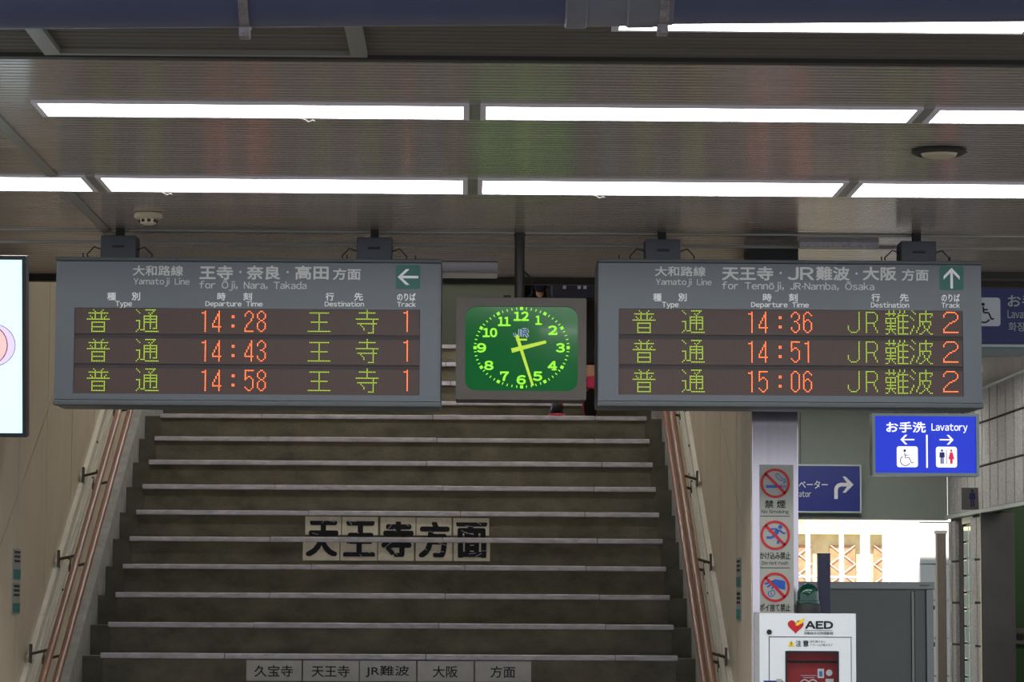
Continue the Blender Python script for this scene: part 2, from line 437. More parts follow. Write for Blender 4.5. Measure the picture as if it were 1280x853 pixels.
for px, py, Y_, lab in ((384, 147, 8.64, 'small grey cobweb strand hanging from the middle lamp row'), (207, 241, 10.24, 'small grey cobweb strand hanging from the farthest lamp row at left'), (748, 241, 10.24, 'small grey cobweb strand hanging from the farthest lamp row at right of the clock')):
    c = at(px, py, Y_); pts = [(c.x-.025, Y_, CZ-.007), (c.x-.006, Y_, CZ-.012), (c.x+.004, Y_+.01, CZ-.017), (c.x+.018, Y_, CZ-.013), (c.x+.024, Y_, CZ-.017)]
    o = obj('cobweb', tube(B(), pts, [.0006, .0016, .0024, .0014, .0008], 5), 'curb_concrete'); props(o, lab, 'cobweb')
# pipe
pz = at(640, -14, 6.4).z
pl, prr = at(-60, -10, 6.4), at(1340, -20, 6.4)
t = thing('drain_pipe', (0, 6.4, pz), 'thick blue-grey drain pipe running across under the ceiling', 'pipe')
def pp(px): k = (px+60)/1400; return pl.lerp(prr, k)+Vector((0, 0, (pp_off)))
pp_off = 0
ext = (prr-pl).normalized()
obj('pipe_run', tube(B(), [pl-ext*1.2, pp(704)], .086, 28), 'pipe_blue', t, smooth=True)
obj('pipe_run', tube(B(), [pp(838), prr+ext*1.2], .086, 28), 'pipe_blue', t, smooth=True)
c = obj('coupling', tube(B(), [pp(703), pp(705), pp(729), pp(731), pp(780), pp(782), pp(807), pp(838)], [.089, .094, .094, .09, .09, .094, .094, .088], 28), 'coupling_grey', t, smooth=True)
for px in (305, 826):
    s = tube(B(), [pp(px-6), pp(px+6)], .093, 28)
    st = obj('hanger_strap', s, 'strap_metal', t, smooth=True)
    a = pp(px); obj('hanger_rod', tube(B(), [a+Vector((0, 0, .09)), Vector((a.x, a.y, CZ+.01))], .006, 8), 'strap_metal', st)
    obj('clamp_bolt', bx(a.x-.012, a.x+.012, a.y-.02, a.y+.02, a.z-.112, a.z-.09), 'strap_metal', st)

# smoke detector, downlight ring
d = at(187, 262, 10.9); dc = (d.x, 10.86, CZ)
t = thing('smoke_detector', dc, 'round cream smoke detector on the ceiling above the left departure board', 'detector')
obj('base', lathe(B(), dc, [(.05, 0), (.055, -.004), (.055, -.018), (.046, -.024)]), 'cream_plastic', t, smooth=True)
obj('sensor_head', lathe(B(), dc, [(.032, -.024), (.030, -.042), (.02, -.046), (.001, -.047)]), 'cream_plastic', t, smooth=True)
for k in range(8):
    a = 2*pi*k/8+.2; obj('vent_slot', bx(d.x+.03*cos(a)-.006, d.x+.03*cos(a)+.006, 10.86+.03*sin(a)-.004, 10.86+.03*sin(a)+.004, CZ-.038, CZ-.027), 'black_rubber', t)
d = at(1174, 188, 9.2); dc = (d.x, 9.2, CZ)
t = thing('recessed_downlight', dc, 'unlit round recessed downlight with a metal ring in the ceiling at right', 'lamp')
obj('ring', lathe(B(), dc, [(.062, -.002), (.088, -.002), (.092, -.010), (.076, -.018), (.062, -.012)], 32), 'trim_dark', t, smooth=True)
obj('bowl', lathe(B(), dc, [(.06, -.012), (.055, -.022), (.03, -.028), (.001, -.03)], 32), 'cream_plastic', t, smooth=True)

# ------------------------------------------------------------------ stairwell
RISE, RUN = .155, .2863
def stepY(i):
    return 15.05+RUN*(i-10) if i <= 17 else {18: 18.04, 19: 18.40, 20: 18.76, 21: 19.14}[i]
SX0, SX1 = -1.970, 1.154
WXL, WXR = -2.05, 1.21
stair = thing('staircase', (-.41, 12.47, 0), kind='structure')
props(stair, 'dark concrete staircase with pale nosings climbing between panelled walls', None)
NOS = B(); box(NOS, -.5, .5, 0, 1, 0, 1)
for i in range(1, 22):
    y = stepY(i); z = RISE*i; yn = stepY(i+1) if i < 21 else 21.0
    s = obj('step', bx(SX0+.1, SX1-.1, y+.022, yn+.12, z-RISE-.02, z-.004), 'step_concrete', stair, base=(-.41, y, z))
    offs = random.uniform(-.25, .25); cuts = [SX0+.09] + [v for v in (-1.1+offs, -.15+offs*.5, .70-offs*.3)] + [SX1-.09]
    for a, b in zip(cuts, cuts[1:]):
        obj('nosing', bx(a+.0015, b-.0015, y, y+.06, z-.027, z+random.uniform(-.0015, .0015), bev=.005), 'nosing_stone', s)
    for a, b in ((SX0, SX0+.1), (SX1-.1, SX1)):
        obj('gutter_block', bx(a, b, y+.012, yn+.12, z-RISE-.02, z-.016), 'gutter_concrete', s)
# sloping curbs beside the steps
def slope(y): return RISE*10+(y-15.05)*RISE/RUN
for a, b in ((WXL, SX0), (SX1, WXR)):
    pts = [(12.3, 0), (12.3, slope(12.3)+.13), (17.25, slope(17.25)+.1), (18.04, slope(17.25)+.14), (19.3, 3.4), (21, 3.4), (21, 0)]
    obj('side_curb', prism(B(), pts, 'X', a, b), 'curb_concrete', stair)
obj('upper_floor', bx(-3.5, 1.36, 19.4, 27, 2.9, RISE*21-.03), 'floor_tile', kind='structure')
# panelled side walls with one sloping seam
def side_wall(name, X, sgn, panels):
    w = thing(name, (X, 16, 0), kind='structure')
    x0, x1 = (X-.03, X) if sgn < 0 else (X, X+.03)
    obj('backing', bx(*((X-.15, X-.012) if sgn < 0 else (X+.012, X+.15)), 11.9, 27, 0, 5.4), 'seam_dark', w)
    g = .006
    for a, b in panels:
        a2, b2 = a+g, b-g; seam = lambda y: 2.16+.52*(y-13.18)
        z1 = 5.3
        lo = [(a2, 0), (b2, 0), (b2, min(z1, seam(b2))-g), (a2, min(z1, seam(a2))-g)]
        obj('wall_panel', prism(B(), lo, 'X', x0, x1), 'wall_panel', w)
        if seam(b2) < z1-.1:
            hi = [(a2, seam(a2)+g), (b2, seam(b2)+g), (b2, z1), (a2, z1)]
            obj('wall_panel', prism(B(), hi, 'X', x0, x1), 'wall_panel', w)
    return w
J0 = 12.84; PW = .842
wl = side_wall('wall_left', WXL, -1, [(J0-PW*1.0+PW*k, J0+PW*k) for k in range(0, 12)])
wr = side_wall('wall_right', WXR, 1, [(J0-PW*1.0+PW*k, J0+PW*k) for k in range(0, 12)])
obj('wall_stairwell_head', bx(-4.6, 1.36, 12.96, 13.05, CZ+.41, 5.4), 'slab', kind='structure')  # unseen wall added to keep the sun off the stairs
obj('stairwell_ceiling', bx(-2.2, 1.36, 13.0, 27, 5.4, 5.6), 'slab', kind='structure')
obj('wall_stair_front', bx(-4.6, -2.2, 12.2, 12.35, 0, 3.3), 'wall_panel', kind='structure')
obj('wall_upstairs_back', bx(-2.1, 1.3, 26.8, 27, 3.1, 5.4), 'upstairs_shade', kind='structure')
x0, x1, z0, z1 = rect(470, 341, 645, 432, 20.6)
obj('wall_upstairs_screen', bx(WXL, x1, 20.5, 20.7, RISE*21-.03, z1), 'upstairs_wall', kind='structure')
obj('trim_1', bx(WXL, x1, 20.47, 20.5, z1-.02, z1+.02), 'trim_grey', kind='structure')
for yl, w in ((14.6, 'lowest'), (17.4, 'middle'), (20.0, 'uppermost')):
    t = thing('stairwell_lamp', (-.4, yl, 5.33), '%s white lamp on the high ceiling over the stairs, out of the picture' % w, 'lamp')
    obj('housing', bx(-1.2, .4, yl-.13, yl+.13, 5.35, 5.4), 'fixture_white', t); obj('diffuser', bx(-1.18, .38, yl-.11, yl+.11, 5.33, 5.35), 'stair_tube', t)
# pale box under the far ceiling edge
x0, x1, z0, z1 = rect(500, 326, 622, 340, 12.35)
t = thing('ceiling_box', ((x0+x1)/2, 12.45, z0), 'pale lavender shallow box under the ceiling edge between left board and clock', 'box')
obj('shell', bx(x0, x1, 12.35, 12.6, z0, CZ-.002, bev=.003), 'fixture_white', t)
obj('lip', bx(x0-.01, x1+.01, 12.34, 12.35, z0-.006, z0+.004), 'trim_grey', t)

# handrails, two on each side, on mounting boards
def rails(X, wx, side):
    for name, h_, lab, brY, bh in (('handrail', .80, 'upper brown round handrail on the %s stairwell wall' % side, 15.66, .63),
                                   ('handrail', .555, 'lower brown round handrail on the %s stairwell wall' % side, 15.22, .50)):
        ya, yb = 12.4, 17.1
        t = thing(name, (X, ya, slope(ya)+h_), lab, 'handrail', 'brown handrails beside the stairs')
        f = lambda y: slope(y)+h_
        obj('rail', tube(B(), [(X, ya, f(ya)), (X, yb, f(yb)), (X, yb+.3, f(yb)+.02), (X, yb+1.0, f(yb)+.02)], .0175, 14), 'rail_brown', t, smooth=True)
        s = -1 if wx < X else 1
        k = -4
        while brY+.83*k < 17.0:
            y = brY+.83*k; k += 1
            if y < 12.5: continue
            b = B(); tube(b, [(X, y, f(y)-.018), (X, y, f(y)-.05), (wx-s*.02, y, f(y)-.075)], .007, 8)
            br = obj('bracket', b, 'bracket_metal', t)
            obj('bracket_plate', bx(min(wx-s*.024, wx-s*.016), max(wx-s*.024, wx-s*.016), y-.025, y+.025, f(y)-.12, f(y)-.03), 'bracket_metal', br)
        # board on the wall carrying the brackets
    for h0, h1, lab in ((.60, .70, 'upper cream sloping mounting board behind the handrails, %s stairwell wall' % side), (.46, .53, 'narrow lower cream sloping mounting board behind the handrails, %s stairwell wall' % side)):
        s = -1 if wx < X else 1
        a, b = (wx, wx+.018) if s < 0 else (wx-.018, wx)
        wall = wl if side == 'left' else wr
        g = .006
        def strip(y0, y1, lo, hi, a_, b_, nm, m, t=None):
            return obj(nm, prism(B(), [(y0, slope(y0)+lo), (y1, slope(y1)+lo), (y1, slope(y1)+hi), (y0, slope(y0)+hi)], 'X', a_, b_), m, t or wall)
        y = 12.35
        while y < 17.1:
            e = min(y+1.2, 17.1); bd = strip(y+.002, e-.002, h0, h1, a, b, 'mounting_board', 'board_cream')
            a2, b2 = (b, b+.006) if s < 0 else (a-.006, a)
            strip(y+.002, e-.002, h1-.012, h1, a2, b2, 'bead', 'board_cream', bd)
            strip(y+.002, e-.002, h0, h0+.010, a2, b2, 'bead', 'board_cream', bd); y = e
            yy = y-.6
            obj('screw', bx(min(a2, b2)-.002, max(a2, b2)+.002, yy-.006, yy+.006, slope(yy)+(h0+h1)/2-.006, slope(yy)+(h0+h1)/2+.006), 'bracket_metal', bd)
rails(-1.922, WXL, 'left'); rails(1.10, WXR, 'right')
# narrow notices on the side walls
def notice(X, s, y0, y1, z0, z1, side):
    t = thing('wall_notice', (X, (y0+y1)/2, z0), 'small upright teal and grey notice on the %s stairwell wall' % side, 'notice')
    f = lambda a, b: (X, X+.004) if s > 0 else (X-.004, X)
    a, b = f(0, 0); zm = (z0+z1)/2
    for nm, za, zb in (('sheet', z0, zm-.005), ('sheet', zm+.005, z1)):
        sh = obj(nm, bx(a, b, y0, y1, za, zb), 'poster_grey', t)
        c, d_ = (b, b+.002) if s > 0 else (a-.002, a)
        obj('teal_band', bx(c, d_, y0+.01, y1-.01, za+.008, za+.05), 'teal_print', sh)
        for k in range(3): obj('print_line', bx(c, d_, y0+.03, y1-.03, zb-.02-.02*k, zb-.01-.02*k), 'print_black', sh)
notice(WXL, 1, 12.72, 12.93, 1.44, 1.735, 'left'); notice(WXR, -1, 12.62, 12.82, 1.43, 1.71, 'right')

# lettering on the risers
def riser_sheet(px, i, ch, clip, lab, dz, box_px):
    Y = stepY(i)+.0205
    x0, x1, z0, z1 = rect(*px, Y)
    t = thing('paper_sheet', ((x0+x1)/2, Y-.001, z0), lab, 'paper sheet', 'paper sheets spelling a direction across two risers')
    obj('sheet', bx(x0, x1, Y-.002, Y+.001, z0, z1), 'paper', t)
    text('lettering', ch, 'paper_ink', t, box_px, Y-.0045, bold=.045, clip=clip)
    g = B()
    for _ in range(4):                     # creases of clear tape
        a = random.uniform(x0, x1-.05); b = random.uniform(z0+.01, z1-.01); L = random.uniform(.02, .06); an = random.uniform(-1, 1)
        c0 = Vector((a, Y-.006, b)); dd = Vector((cos(an), 0, sin(an)))*L; nn = Vector((-sin(an), 0, cos(an)))*.0012
        e = c0+dd; e.x = min(max(e.x, x0), x1); e.z = min(max(e.z, z0), z1)
        g.faces.new([g.verts.new(v) for v in (c0-nn, e-nn, e+nn, c0+nn)])
    obj('tape_crease', g, 'fixture_white', t, kind='stuff')
cols = [(381, 427, 378, 425), (427, 473, 425, 472), (475, 520, 472, 518), (520, 565, 519, 566), (566, 612, 566.5, 613)]
for k, ((a, b, c, d), ch) in enumerate(zip(cols, '天王寺方面')):
    w = ('first', 'second', 'third', 'fourth', 'fifth')[k]
    yo = k*.5
    riser_sheet((a+.6, 646+yo, b-.6, 669+yo*.4), 13, ch, (.5, 1.01), 'upper paper half of a black character, %s from the left on its riser' % w, 0, (a+4, 650+yo, b-3, 690+yo))
    riser_sheet((c+.6, 675.5+yo*.6, d-.6, 701+yo*.4), 12, ch, (-.01, .5), 'lower paper half of a black character, %s from the left on the riser just below' % w, 0, (c+4, 657+yo, d-3, 697+yo))
low = [(308, 377, '久宝寺', 318, 366), (379, 448.5, '天王寺', 389.5, 437), (450, 520, 'JR難波', 457, 511.5), (522, 592, '大阪', 541, 572), (594, 664, '方面', 613, 644)]
for k, (a, b, s, ta, tb) in enumerate(low):
    Y = stepY(8)+.0205; yo = k*.3
    x0, x1, z0, z1 = rect(a, 826+yo, b, 851.5+yo, Y)
    t = thing('direction_plate', ((x0+x1)/2, Y, z0), 'grey direction plate on the lowest visible riser, %s of the five from the left' % ('first', 'second', 'third', 'fourth', 'last')[k], 'plate', 'plates in a row on the lowest visible riser')
    obj('plate', bx(x0, x1, Y-.003, Y+.001, z0, z1), 'plate_low', t)
    text('lettering', s, 'print_black', t, (ta, 832+yo, tb, 846.5+yo), Y-.005, bold=.012)

# ================================================================== DEPARTURE BOARDS
GL = {}
def glyph(name, n, rows):
    pts = []
    for r, spec in rows.items():
        for it in spec.split(','):
            if '-' in it: a, b = it.split('-'); pts += [(c, r) for c in range(int(a), int(b)+1)]
            elif it: pts.append((int(it), r))
    GL[name] = sorted(set(pts))
glyph('普', 15, {0: '4,10', 1: '5,9', 2: '1-13', 3: '5,9', 4: '2,5,9,12', 5: '3,5,9,11', 6: '0-14', 8: '3-11', 9: '3,11', 10: '3,11', 11: '3-11', 12: '3,11', 13: '3,11', 14: '3-11'})
glyph('通', 15, {0: '0,6-12', 1: '1,11', 2: '2,8,10', 3: '9', 4: '5-13', 5: '5,9,13', 6: '5-13', 7: '0-2,5,9,13', 8: '2,5-13', 9: '2,5,9,13', 10: '2,5,9,13', 11: '2,5,9,13', 12: '2,5,9,11-13', 13: '1,3-5', 14: '0,6-14'})
glyph('王', 15, dict([(r, '7') for r in range(3, 14)]+[(2, '1-13'), (8, '2-12'), (14, '0-14')]))
glyph('寺', 15, {0: '7', 1: '7', 2: '2-12', 3: '7', 4: '7', 5: '7', 6: '0-14', 7: '11', 8: '11', 9: '1-13', 10: '3,11', 11: '4,11', 12: '5,11', 13: '5,11', 14: '11', 15: '8-11'})
glyph('J', 8, dict([(r, '7') for r in range(1, 10)]+[(10, '0,7'), (11, '0,7'), (12, '0,7'), (13, '1,6'), (14, '2-5')]))
glyph('R', 8, {1: '0-5', 2: '0,6', 3: '0,7', 4: '0,7', 5: '0,7', 6: '0,7', 7: '0,6', 8: '0-5', 9: '0,5', 10: '0,5', 11: '0,6', 12: '0,6', 13: '0,7', 14: '0,7'})
glyph('難', 15, {0: '2,5,9,12', 1: '2,5,9,12', 2: '0-6,8,11', 3: '2,5,8-14', 4: '7,8,11', 5: '0-6,8,11', 6: '0,3,6,8,11', 7: '0,3,6,8-14', 8: '0-6,8,11', 9: '3,8,11', 10: '1-6,8,11', 11: '3,8-14', 12: '0-6,8,11', 13: '2,4,8,11', 14: '2,5,8,11', 15: '0,1,6,8-14'})
glyph('波', 15, {0: '1,10', 1: '2,10', 2: '3,6-14', 3: '6,10,14', 4: '0,6,10,13', 5: '1,6,10', 6: '2,6,10', 7: '6-13', 8: '6,8,13', 9: '6,8,13', 10: '2,6,9,12', 11: '2,5,9,12', 12: '1,5,10,11', 13: '1,4,9,11', 14: '0,4,8,12', 15: '0,6,7,13,14'})
glyph('0', 6, dict([(r, '0,5') for r in range(3, 13)]+[(1, '2,3'), (2, '1,4'), (13, '1,4'), (14, '2,3')]))
glyph('1', 6, dict([(r, '3') for r in range(3, 15)]+[(1, '3'), (2, '1-3')]))
glyph('2', 6, {1: '2,3', 2: '1,4', 3: '0,5', 4: '0,5', 5: '5', 6: '4', 7: '4', 8: '3', 9: '2', 10: '1', 11: '1', 12: '0', 13: '0', 14: '0-5'})
glyph('3', 6, {1: '2,3', 2: '1,4', 3: '0,5', 4: '0,5', 5: '5', 6: '4', 7: '2,3', 8: '4', 9: '5', 10: '5', 11: '0,5', 12: '0,5', 13: '1,4', 14: '2,3'})
glyph('4', 6, {1: '4', 2: '4', 3: '3,4', 4: '3,4', 5: '2,4', 6: '2,4', 7: '1,4', 8: '1,4', 9: '0,4', 10: '0,4', 11: '0-5', 12: '4', 13: '4', 14: '4'})
glyph('5', 6, {1: '0-5', 2: '0', 3: '0', 4: '0', 5: '0,2,3', 6: '0,1,4', 7: '0,5', 8: '5', 9: '5', 10: '5', 11: '5', 12: '0,5', 13: '1,4', 14: '2,3'})
glyph('6', 6, {1: '2,3', 2: '1,4', 3: '0,5', 4: '0', 5: '0', 6: '0,2,3', 7: '0,1,4', 8: '0,5', 9: '0,5', 10: '0,5', 11: '0,5', 12: '0,5', 13: '1,4', 14: '2,3'})
glyph('8', 6, {1: '2,3', 2: '1,4', 3: '0,5', 4: '0,5', 5: '0,5', 6: '1,4', 7: '2,3', 8: '1,4', 9: '0,5', 10: '0,5', 11: '0,5', 12: '0,5', 13: '1,4', 14: '2,3'})
glyph(':', 2, {4: '0,1', 5: '0,1', 10: '0,1', 11: '0,1'})
glyph('W', 10, {1: '2-7', 2: '1,8', 3: '0,9', 4: '0,9', 5: '9', 6: '8', 7: '6,7', 8: '4,5', 9: '3', 10: '2', 11: '1', 12: '0', 13: '0', 14: '0-9'})
PX = 1.925
SY = 11.2                                   # front plane of the boards
def led(ch, x, y, m, parent, size=.64):
    c = at(x, y, SY); k = (at(x+1, y, SY)-c).length*PX; bm = B(); Y = SY+.0015; r = k*size/2
    for cx, cy in GL[ch]:
        X, Z = c.x+cx*k, c.z-cy*k
        bm.faces.new([bm.verts.new((X+r*a, Y, Z+r*b)) for a, b in ((-1, -.45), (-.45, -1), (.45, -1), (1, -.45), (1, .45), (.45, 1), (-.45, 1), (-1, .45))])
    return obj('diode_character', bm, m, parent, kind='stuff')

def board(bx_, led_px, label, cat_group, heads, arrow, rows, mounts):
    x0, x1, z0, z1 = rect(*bx_, SY)
    t = thing('departure_board', ((x0+x1)/2, SY+.13, z0), label, 'departure board', cat_group)
    lx0, lx1, lz0, lz1 = rect(*led_px, SY)
    # housing: frame around the display opening + rear box
    bm = B(); e = .004
    box(bm, x0, x1, SY+.035, SY+.27, z0, z1, bev=.012)
    obj('housing', bm, 'sign_housing', t, smooth=True)
    bm = B(); box(bm, x0+e, x1-e, SY, SY+.034, lz1, z1-.012, bev=0); box(bm, x0+e, x1-e, SY, SY+.034, z0+.022, lz0)
    box(bm, x0+e, lx0, SY, SY+.034, lz0, lz1); box(bm, lx1, x1-e, SY, SY+.034, lz0, lz1)
    face = obj('front_panel', bm, 'sign_face', t)
    obj('bottom_rail', bx(x0, x1, SY-.006, SY+.05, z0, z0+.02, bev=.004), 'sign_edge', t)
    obj('top_rail', bx(x0, x1, SY-.006, SY+.05, z1-.01, z1+.004, bev=.003), 'sign_edge', t)
    obj('side_seam', bx(lx1+.075, lx1+.0765, SY-.0006, SY, z0+.03, z1-.02), 'sign_edge', t) if arrow == 'left' else None
    disp = obj('display_backing', bx(lx0, lx1, SY+.008, SY+.03, lz0, lz1), 'led_gap', t)
    rh = (lz1-lz0)*.30; gap = ((lz1-lz0)-3*rh)/2
    for k in range(3):
        zt = lz1-k*(rh+gap); r_ = obj('display_row', bx(lx0+.002, lx1-.002, SY+.003, SY+.008, zt-rh, zt-.001), 'led_board', t)
        for ch, px, py, col in rows[k]: led(ch, px, py, 'led_'+col, r_)
    for s, pb, m, bold in heads: text('lettering', s, m, face, pb, SY-.001, bold)
    ax0, ay0, ax1, ay1 = arrow_px = {'left': (495, 331.5, 525, 361.5), 'up': (1174.6, 333, 1204.4, 362.8)}[arrow]
    f = Flat((ax0+ax1)/2, (ay0+ay1)/2, SY-.0015); f.rrect(ax0, ay0, ax1, ay1, 2); sq = f.out('arrow_plate', 'arrow_green', t)
    cx, cy = (ax0+ax1)/2, (ay0+ay1)/2; f = Flat(cx, cy, SY-.003)
    def q(u, v): return (cx+u, cy+v) if arrow == 'left' else (cx-v, cy+u)
    f.poly([q(-8, -1.6), q(13, -1.6), q(13, 1.6), q(-8, 1.6)])
    f.poly([q(-13, 0), q(-2.6, -10), q(2, -10), q(-7.5, -.9), q(-7.5, .9), q(2, 10), q(-2.6, 10)])
    f.out('arrow', 'print_white', sq)
    for px in mounts:
        c = at(px, 311, SY+.1); w = .071
        mo = obj('ceiling_mount', bx(c.x-w, c.x+w, SY+.07, SY+.2, z1, CZ-.035, bev=.004), 'mount_grey', t)
        obj('mount_neck', bx(c.x-.016, c.x+.016, SY+.11, SY+.15, CZ-.035, CZ+.004), 'black_rubber', mo)
        obj('label_slot', bx(c.x-.025, c.x+.025, SY+.066, SY+.07, CZ-.085, CZ-.075), 'black_rubber', mo)
        for s in (-1, 1):
            obj('cable', tube(B(), [(c.x+s*w, SY+.12, z1+.05), (c.x+s*(w+.03), SY+.11, z1+.06), (c.x+s*(w+.06), SY+.12, z1+.03), (c.x+s*(w+.05), SY+.13, z1+.002)], .003, 6), 'black_rubber', mo)
    for fx in (.06, .75, .93):
        X = x0+(x1-x0)*fx; obj('eye_bolt', tube(B(), [(X, SY+.12, z1-.002), (X, SY+.12, z1+.035)], .003, 6), 'black_rubber', t)
    return t
def R(times, y, side):
    X = {'L': (109.5, 170.8, 251.0, 266.3, 290.6, 306.7, 322.1), 'R': (791.6, 853.2, 934.2, 949.3, 974.3, 989.5, 1004.7)}[side]
    out = [('普', X[0], y, 'green'), ('通', X[1], y, 'green')]
    out += [(times[0], X[2], y, 'orange'), (times[1], X[3], y, 'orange'), (':', X[4], y, 'orange'), (times[3], X[5], y, 'orange'), (times[4], X[6], y, 'orange')]
    if side == 'L': out += [('王', 385.6, y, 'green'), ('寺', 445.5, y, 'green'), ('1', 503.4, y, 'orange')]
    else: out += [('J', 1060.4, y, 'green'), ('R', 1083, y, 'green'), ('難', 1107.6, y, 'green'), ('波', 1138.2, y, 'green'), ('W', 1179.8, y, 'orange')]
    return out
Gb = 'departure boards hanging under the ceiling'
g, w = 'print_grey', 'print_white'
board((68, 323.5, 552, 508), (92.5, 385.8, 524.8, 493.6), 'left grey departure board showing 14:28, 14:43 and 14:58 for track 1', Gb,
      [('大和路線', (166, 332, 229, 345), g, .02), ('Yamatoji  Line', (167, 347.6, 236.8, 358.2), g, .008),
       ('王寺', (249.3, 332, 291.3, 349.8), g, .03), ('・', (299, 338.6, 302, 341.6), g, 0), ('奈良', (308.2, 332, 350.2, 349.8), g, .03), ('・', (358, 338.8, 361, 341.8), g, 0),
       ('高田', (368.8, 332, 410.8, 349.8), g, .03), ('方面', (416, 335.5, 451, 350.2), g, .025),
       ('for  Ōji,  Nara,  Takada', (249.3, 350.6, 383.3, 364), g, .008),
       ('種', (133.8, 365.6, 145, 375.6), w, .02), ('別', (164.6, 365.6, 175.2, 375.6), w, .02), ('Type', (144.2, 376.4, 165, 385), w, .015),
       ('時', (271.8, 365.8, 282, 375.8), w, .02), ('刻', (304, 365.8, 315, 375.8), w, .02), ('Departure  Time', (256.8, 376.4, 328.3, 385), w, .015),
       ('行', (407, 366, 417.5, 376), w, .02), ('先', (442.6, 366, 453.8, 376), w, .02), ('Destination', (406, 376.8, 455, 383.4), w, .015),
       ('のりば', (496.4, 366.6, 519.5, 376.2), w, .02), ('Track', (496.4, 377.2, 519.6, 383.8), w, .015)],
      'left', [R('14:28', 387.5, 'L'), R('14:43', 424.5, 'L'), R('14:58', 461.4, 'L')], (149, 468))
board((747, 326, 1228.5, 509.5), (773.6, 387, 1204.2, 494.8), 'right grey departure board showing 14:36, 14:51 and 15:06 for track 2', Gb,
      [('大和路線', (818.8, 333.2, 882, 345.6), g, .02), ('Yamatoji  Line', (819.8, 348.4, 889.6, 358.8), g, .008),
       ('天王寺', (902.5, 333.2, 966.6, 350.8), g, .03), ('・', (974.4, 340, 977.4, 343), g, 0), ('JR', (984.3, 334, 1017.6, 350.4), g, .025),
       ('難波', (1020, 333.4, 1062, 351), g, .03), ('・', (1069.2, 340.6, 1072.2, 343.6), g, 0), ('大阪', (1078.4, 333.6, 1120.7, 351), g, .03), ('方面', (1127, 336.6, 1160.8, 351.4), g, .025),
       ('for  Tennōji,  JR-Namba,  Ōsaka', (902.5, 351.8, 1092.8, 365), g, .008),
       ('種', (816.3, 366.8, 827, 376.8), w, .02), ('別', (847.8, 366.8, 858.3, 376.8), w, .02), ('Type', (827.4, 377.6, 848.3, 386.2), w, .015),
       ('時', (953.7, 367, 964.5, 377), w, .02), ('刻', (986, 367, 997, 377), w, .02), ('Departure  Time', (939, 377.6, 1011, 386.2), w, .015),
       ('行', (1089.2, 367.2, 1100, 377), w, .02), ('先', (1124.7, 367.2, 1135.8, 377), w, .02), ('Destination', (1088.6, 378, 1136.4, 384.8), w, .015),
       ('のりば', (1176.8, 367.6, 1199.8, 377.4), w, .02), ('Track', (1176.8, 378.2, 1199.8, 385), w, .015)],
      'up', [R('14:36', 388.7, 'R'), R('14:51', 425.7, 'R'), R('15:06', 462.8, 'R')], (828, 1147))

# ================================================================== CLOCK
KY = 11.25
x0, x1, z0, z1 = rect(570, 372, 733, 500, KY)
ck = thing('platform_clock', ((x0+x1)/2, KY+.12, z0), 'green glowing analogue clock with a grey square case hanging from a pole', 'clock')
f0 = Flat(652, 436, KY)
bm = B()
def rrpts(x0, y0, x1, y1, r, n=6):
    pts = []
    for cx, cy, a in ((x1-r, y0+r, -90), (x1-r, y1-r, 0), (x0+r, y1-r, 90), (x0+r, y0+r, 180)):
        for i in range(n+1):
            t = radians(a+90*i/n); pts.append((cx+r*cos(t), cy+r*sin(t)))
    return pts
inner = rrpts(581.5, 383, 722.5, 489, 14); outer = rrpts(570, 372, 733, 500, 1.5)
loops = [[bm.verts.new(f0.p(*q, dy)) for q in L] for L, dy in ((inner, .012), (inner, -.002), (outer, 0), (outer, .2))]
for a, b in zip(loops, loops[1:]):
    for k in range(len(a)): bm.faces.new([a[k], a[(k+1) % len(a)], b[(k+1) % len(a)], b[k]])
bm.faces.new(loops[-1]); bmesh.ops.recalc_face_normals(bm, faces=bm.faces)
case = obj('case', bm, 'clock_housing', ck)
obj('case_band', bx(x0+.012, x1-.012, KY+.2, KY+.24, z0+.012, z1-.012), 'clock_housing', ck)
f = Flat(652, 436, KY+.010); f.poly(inner); dial = f.out('dial', 'clock_dial', ck)
cx, cy = 652, 434.8; RX, RY = 58.2, 49
for k in range(60):
    a = 2*pi*k/60; px, py = cx+RX*sin(a), cy-RY*cos(a)
    f = Flat(px, py, KY+.008)
    if k % 5 == 0:
        ux, uy = sin(a)*2.0, -cos(a)*2.0
        f.poly([(px-ux-uy, py-uy+ux), (px+ux-uy, py+uy+ux), (px+ux+uy, py+uy-ux), (px-ux+uy, py-uy-ux)]); f.out('hour_mark', 'clock_glow', dial)
    else:
        f.stroke([(px-sin(a)*1.6, py+cos(a)*1.6), (px+sin(a)*1.6, py-cos(a)*1.6)], 1.15); f.out('minute_mark', 'clock_glow', dial)
nums = {'12': (651.5, 395.5, 18.5), '1': (672.8, 400.5, 6.5), '2': (691, 413, 11), '3': (700.5, 435, 10.5), '4': (690.5, 457.5, 11), '5': (672, 470.5, 11), '6': (651.5, 475, 11), '7': (630.5, 470.5, 10.5), '8': (611, 457, 11), '9': (602, 435, 11), '10': (612.5, 416, 17.5), '11': (630, 402, 14.5)}
